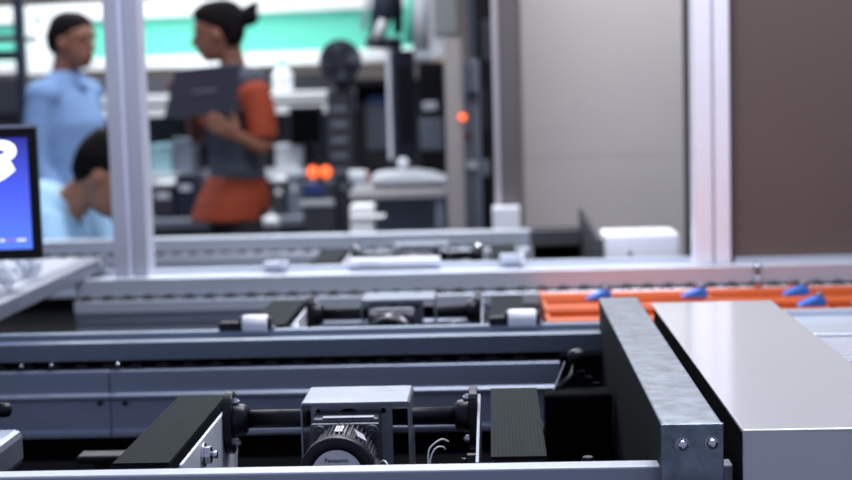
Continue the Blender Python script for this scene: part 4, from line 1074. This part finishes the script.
# fan
fn = thing('pedestal_fan', 'dark round pedestal fan on a broad column right of the twin orange lamps', 'fan')
c = py(340, 61, 7.0); 
bm = nb(); 
for rr_ in (.088, .066, .044, .022): 
    pts = [(c.x+rr_*math.cos(2*PI*i/24), 7.0-0.03*(1-(rr_/.09)**2), c.z+rr_*1.05*math.sin(2*PI*i/24)) for i in range(25)]
    tube(bm, pts, 0.004, 6)
for k in range(12):
    t_ = 2*PI*k/12; tube(bm, [(c.x, 6.968, c.z), (c.x+.05*math.cos(t_), 6.98, c.z+.05*math.sin(t_)), (c.x+.088*math.cos(t_), 7.0, c.z+.092*math.sin(t_))], 0.0025, 6)
obj('fan_grille', bm, NAVY, fn)
bm = nb(); lathe(bm, (c.x, 7.0, c.z), (0, 1, 0), [(0, .094), (.03, .094), (.05, .075), (.09, .045), (.12, .03)], 32); obj('fan_housing', bm, NAVY, fn)
bm = nb()
for k in range(4):
    t_ = 2*PI*k/4+.3; d_ = Vector((math.cos(t_), 0, math.sin(t_))); e_ = Vector((-math.sin(t_), 0, math.cos(t_))); o3 = Vector((c.x, 6.985, c.z))
    vs_ = [bm.verts.new(o3+d_*a_+e_*b__+Vector((0, y_, 0))) for a_, b__, y_ in ((.015, -.012, -.006), (.075, -.03, -.008), (.08, .02, .006), (.018, .012, .004))]
    f_ = bm.faces.new(vs_)
r_ = bmesh.ops.solidify(bm, geom=bm.faces[:], thickness=0.003)
lathe(bm, (c.x, 6.975, c.z), (0, 1, 0), [(0, .012), (.004, .018), (.02, .018)], 16)
obj('fan_blades', bm, BLGR, fn)
q = pbox(327, 358, 84, 222, 7.02, 0.2)
bm = nb(); box(bm, q[0], q[1]-0.02, 7.06, 7.2, 0.0, q[5]-0.02, bev=0.02); obj('fan_column', bm, DKGR, fn)
bm = nb(); box(bm, c.x-0.035, c.x+0.035, 7.06, 7.16, q[5]-0.0195, c.z-0.05, bev=0.01); obj('fan_neck', bm, NAVY, fn)
for k in range(6):
    z_ = q[5]-0.10-k*0.07; bxo('column_slot', (q[0]+0.02, q[1]-0.05, 7.05, 7.0595, z_-0.02, z_), BLGR, fn)
# overhead arm
oa = thing('lamp_arm', 'dark hanging lamp arm with a white stripe at the top middle', 'lamp arm')
Yl = 7.4
pts = [py(386, -30, Yl), py(384, 8, Yl), py(376, 38, Yl)]
bm = nb(); tube(bm, pts, [.055, .06, .035], 14); obj('arm_tube', bm, NAVY, oa)
bm = nb(); cyl(bm, py(398, -30, Yl), py(398, 34, Yl), 0.022, n=16); obj('arm_rod', bm, BLACK, oa)
bm = nb(); cyl(bm, py(366, 42, Yl), py(402, 44, Yl), 0.03, n=16); obj('lamp_head', bm, NAVY, oa)
bm = nb(); tube(bm, [py(383, 20, Yl-0.075), py(377, 38, Yl-0.065)], [.018, .022], 12); obj('white_stripe', bm, WPAINT, oa)
bm = nb(); cyl(bm, py(372, -30, Yl), py(363, 30, Yl), 0.012, n=12); obj('arm_strut', bm, LTGR, oa)
o = thing('ceiling_rail', 'grey overhead rail from which the dark lamp arm hangs', 'rail')
zr = py(390, -30, Yl).z
bxo('overhead_beam', (py(330, -30, Yl).x, py(470, -30, Yl).x, Yl-0.06, Yl+0.06, zr+0.03, zr+0.13), LTGR, o)
bxo('beam_post', (py(466, -30, Yl).x, py(474, -30, Yl).x, Yl-0.03, Yl+0.03, 0, zr+0.029), BLGR, o)
# desk with devices
dk = thing('desk', 'grey desk with an undershelf behind the farthest rail, right of the fan', 'desk')
q = pbox(349, 448, 190, 199, 6.0, 0.5)
bxo('desk_top', (q[0], q[1], 6.0, 6.5, q[4], q[5]), mat('desk_grey', (150, 149, 150), 0.5), dk, 0.006); zd = q[5]
for x in (q[0]+0.01, q[1]-0.05):
    for y in (6.02, 6.44): bxo('leg', (x, x+0.035, y, y+0.035, 0, q[4]), BLGR, dk)
q2_ = pbox(352, 445, 203, 208, 6.0, 0.4)
bxo('undershelf', (q[0]+0.05, q[1]-0.055, 6.06, 6.43, 0.62, 0.64), BLGR, dk)
bxo('back_board', (q[0]+0.05, q[1]-0.055, 6.44, 6.46, 0.64, q[4]), BLGR, dk)
o = thing('carton', 'small white carton at the left front foot of the desk', 'box')
q3 = pbox(350, 373, 206, 232, 5.8, 0.15)
bxo('carton_body', (q3[0], q3[1], 5.8, 5.95, 0.5, q3[5]), WPAINT, o, 0.004)
bxo('carton_flap', (q3[0]+0.002, q3[1]+0.04, 5.79, 5.9, q3[5]-0.045, q3[5]-0.04), WPAINT, o)
bxo('carton_stand', (q3[0]+0.02, q3[1]-0.02, 5.82, 5.93, 0, 0.5), BLGR, o)
o = thing('label_printer', 'white wedge shaped device lying on the grey desk', 'printer')
A3 = pbox(371, 446, 172, 189, 6.1, 0.3)
bm = nb(); prism(bm, [(A3[0], zd+0.0005), (A3[1], zd+0.0005), (A3[1], zd+0.03), (A3[1]-0.06, zd+0.05), (A3[0]+0.16, A3[5]), (A3[0]+0.05, A3[5]-0.005), (A3[0], zd+0.05)], lambda u, v, w_: Vector((u, w_, v)), 6.08, 6.38)
obj('printer_case', bm, LTGR, o, 0.01)
bm = nb(); box(bm, A3[0]+0.01, A3[1]-0.01, 6.075, 6.0795, zd+0.006, zd+0.02); obj('case_shadow_line', bm, DKGR, o)  # dark strip painted as the shadow line under the case
c = py(403, 163, 6.2); bm = nb(); ell(bm, (c.x, 6.2, c.z), .024, .024, .022); obj('printer_knob', bm, WHITE, o)
bm = nb(); cyl(bm, (c.x, 6.2, A3[5]-0.01), (c.x, 6.2, c.z-0.015), .012); obj('knob_stem', bm, LTGR, o)
o = thing('canister', 'white canister lying at the left end of the white device on the desk', 'canister')
c0_, c1_ = py(349, 177, 6.15), py(367, 177, 6.15)
bm = nb(); cyl(bm, c0_, c1_, .028, n=20); obj('canister_body', bm, LTGR, o)
bm = nb(); cyl(bm, (c1_.x+0.0005, c1_.y, c1_.z), (c1_.x+0.006, c1_.y, c1_.z), .024, n=20); obj('canister_ring', bm, ORANGE, o)
bxo('canister_foot', (c0_.x+0.02, c0_.x+0.05, 6.13, 6.17, zd+0.0005, c0_.z-0.02), LTGR, o)
o = thing('monitor', 'monitor seen almost edge on, standing on the desk in the middle', 'monitor')
bm = nb(); cxa = py(403, 100, 6.35); zt = py(400, 50, 6.3).z; zb = py(400, 158, 6.3).z
M_ = Matrix.Translation((cxa.x, 6.35, 0)) @ Matrix.Rotation(PI/2-0.30, 4, 'Z')
box(bm, -0.14, 0.10, -0.018, 0.018, zb, zt, bev=0.004, M=M_); obj('screen_case', bm, NAVY, o)
bm = nb(); box(bm, -0.148, -0.1405, -0.004, 0.012, zb, zt, M=M_); obj('silver_edge', bm, LTGR, o)
bm = nb(); box(bm, -0.10, 0.03, -0.026, -0.0185, zb+0.06, zt-0.06, bev=0.003, M=M_); obj('back_cover', bm, BLACK, o)
bm = nb(); box(bm, -0.01, 0.03, -0.015, 0.015, zd+0.012, zb, M=M_); obj('stand', bm, BLACK, o)
bm = nb(); box(bm, -0.05, 0.06, -0.06, 0.06, zd+0.0005, zd+0.0115, M=M_); obj('stand_base', bm, BLACK, o)
# dark cabinet beside with label
o = thing('control_cabinet', 'black control cabinet with a small white label right of the edge on monitor', 'cabinet')
q = pbox(419, 444, 62, 150, 7.8, 0.3)
bxo('cabinet_body', (q[0], q[1], 7.8, 8.1, 0, q[5]), BLACK, o, 0.006)
addp('white_label', o, (423, 437, 102, 110), 7.79, 0.009, WHITE); addp('amber_strip', o, (433, 444, 60, 62), 7.79, 0.009, mat('amber', (190, 140, 60), 0.5))
addp('lower_door', o, (420, 443, 118, 150), 7.79, 0.009, BLGR)
# beige post and grey column with lamp
o = thing('machine_column', 'beige grey machine column with a round orange lamp right of the desk', 'column')
q = pbox(446, 463, 38, 226, 5.9, 0.08)
bxo('column_front', (q[0], q[1], 5.9, 5.98, 0, q[5]), BEIGE, o, 0.003)
q = pbox(463.5, 481, 60, 226, 6.0, 0.1)
bxo('column_side', (q[0], q[1], 6.0, 6.1, 0, q[5]), BLGR, o, 0.003)
bxo('column_rib', ((q[0]*.6+q[1]*.4), (q[0]*.5+q[1]*.5), 5.992, 5.9995, 0.3, q[5]), DKGR, o)
c = py(462.5, 117.5, 5.88); bm = nb(); lathe(bm, (c.x, 5.8995, c.z), (0, -1, 0), [(0, .015), (.012, .015), (.018, .010), (.02, .002)], 20); obj('signal_lamp', bm, LAMP, o)['label'] = 'glowing orange lamp'
c = py(467, 136, 5.98); bm = nb(); lathe(bm, (c.x, 5.9995, c.z), (0, -1, 0), [(0, .013), (.01, .013), (.014, .008)], 20); obj('push_button', bm, mat('dark_red', (120, 24, 34), 0.4), o)['label'] = 'dark red push button'
for zz_, w_ in ((95, .01), (165, .012)):
    c = py(472, zz_, 5.98); bxo('column_fitting', (c.x-0.02, c.x+0.02, 5.985, 5.9995, c.z-0.015, c.z+0.015), LTGR if zz_ > 100 else NAVY, o)
o = thing('electrical_cabinet', 'tall black cabinet between the machine column and the brown grey column', 'cabinet')
q = pbox(481, 500, -20, 226, 6.6, 0.4)
bxo('cabinet_body', (q[0]-0.02, q[1]+0.03, 6.6, 7.0, 0, 2.15), BLACK, o, 0.006)
addp('cabinet_handle', o, (484, 487, 90, 130), 6.58, 0.019, DKGR)
addp('vent_panel', o, (482, 497, 20, 60), 6.59, 0.009, DKGR)
addp('side_fitting', o, (478, 490, 160, 176), 6.585, 0.014, BLGR)
o = thing('ventilation_box', 'grey box with a pale duct hanging at the top, left of the grey column', 'duct')
q = pbox(433, 458, -20, 36, 7.0, 0.25)
bxo('box_body', (q[0], q[1], 7.0, 7.25, q[4], 2.25), mat('duct_grey', (140, 144, 146), 0.5), o, 0.01)
bm = nb(); cyl(bm, py(421, -20, 7.1), py(421, 50, 7.1), 0.035, n=20); d_ = obj('duct_tube', bm, LTGR, o)
bm = nb(); cyl(bm, py(409, -20, 7.1), py(409, 44, 7.1), 0.018, n=16); obj('green_pipe', bm, TEAL, o)
bxo('box_hanger', (py(405, 0, 7.1).x, q[1], 7.05, 7.2, 2.2505, 2.30), LTGR, o)
bxo('hanger_post', (q[1]-0.06, q[1]-0.001, 7.2505, 7.30, 0, 2.30), DKGR, o)
# small white item at the rail by the hem and dark crate
o = thing('cloth_roll', 'small white cloth roll on the low bench just right of the rust orange hem', 'cloth')
c = py(271, 222, 6.3)
bm = nb(); tube(bm, [(c.x-.03, 6.3, c.z), (c.x, 6.31, c.z+.005), (c.x+.03, 6.3, c.z)], [.02, .024, .018], 12); obj('roll', bm, WPAINT, o)
bxo('roll_stand', (c.x-0.03, c.x+0.03, 6.27, 6.34, 0, c.z-0.018), DKGR, o)
#PART2END
# ------------------------------------------------------------------ lights
w = bpy.data.worlds.new('world'); SC.world = w; w.use_nodes = True
bg = w.node_tree.nodes['Background']; bg.inputs[0].default_value = (0.45, 0.515, 0.74, 1); bg.inputs[1].default_value = 0.62
def area(name, loc, size, power, col=(1, 1, 1), rot=(0, 0, 0)):
    l = bpy.data.lights.new(name, 'AREA'); l.shape = 'RECTANGLE'; l.size = size[0]; l.size_y = size[1]; l.energy = power; l.color = col
    o = bpy.data.objects.new(name, l); COL.objects.link(o); o.location = loc; o.rotation_euler = rot; return o
area('ceiling_lamp', (0.3, 4.9, 3.3), (2.6, 0.6), 90, (0.96, 0.97, 1.0))
area('ceiling_lamp', (-1.6, 6.3, 3.3), (2.4, 0.4), 35, (1.0, 0.98, 0.97))
area('ceiling_lamp', (-2.0, 8.0, 3.3), (5.0, 0.6), 165, (0.97, 1.0, 1.0))
area('ceiling_lamp', (0.35, 2.9, 3.1), (1.6, 0.4), 72, (0.94, 0.96, 1.0))

vs = SC.view_settings; vs.view_transform = 'Standard'; vs.look = 'None'; vs.gamma = 1; vs.use_curve_mapping = False; vs.exposure = 0.0
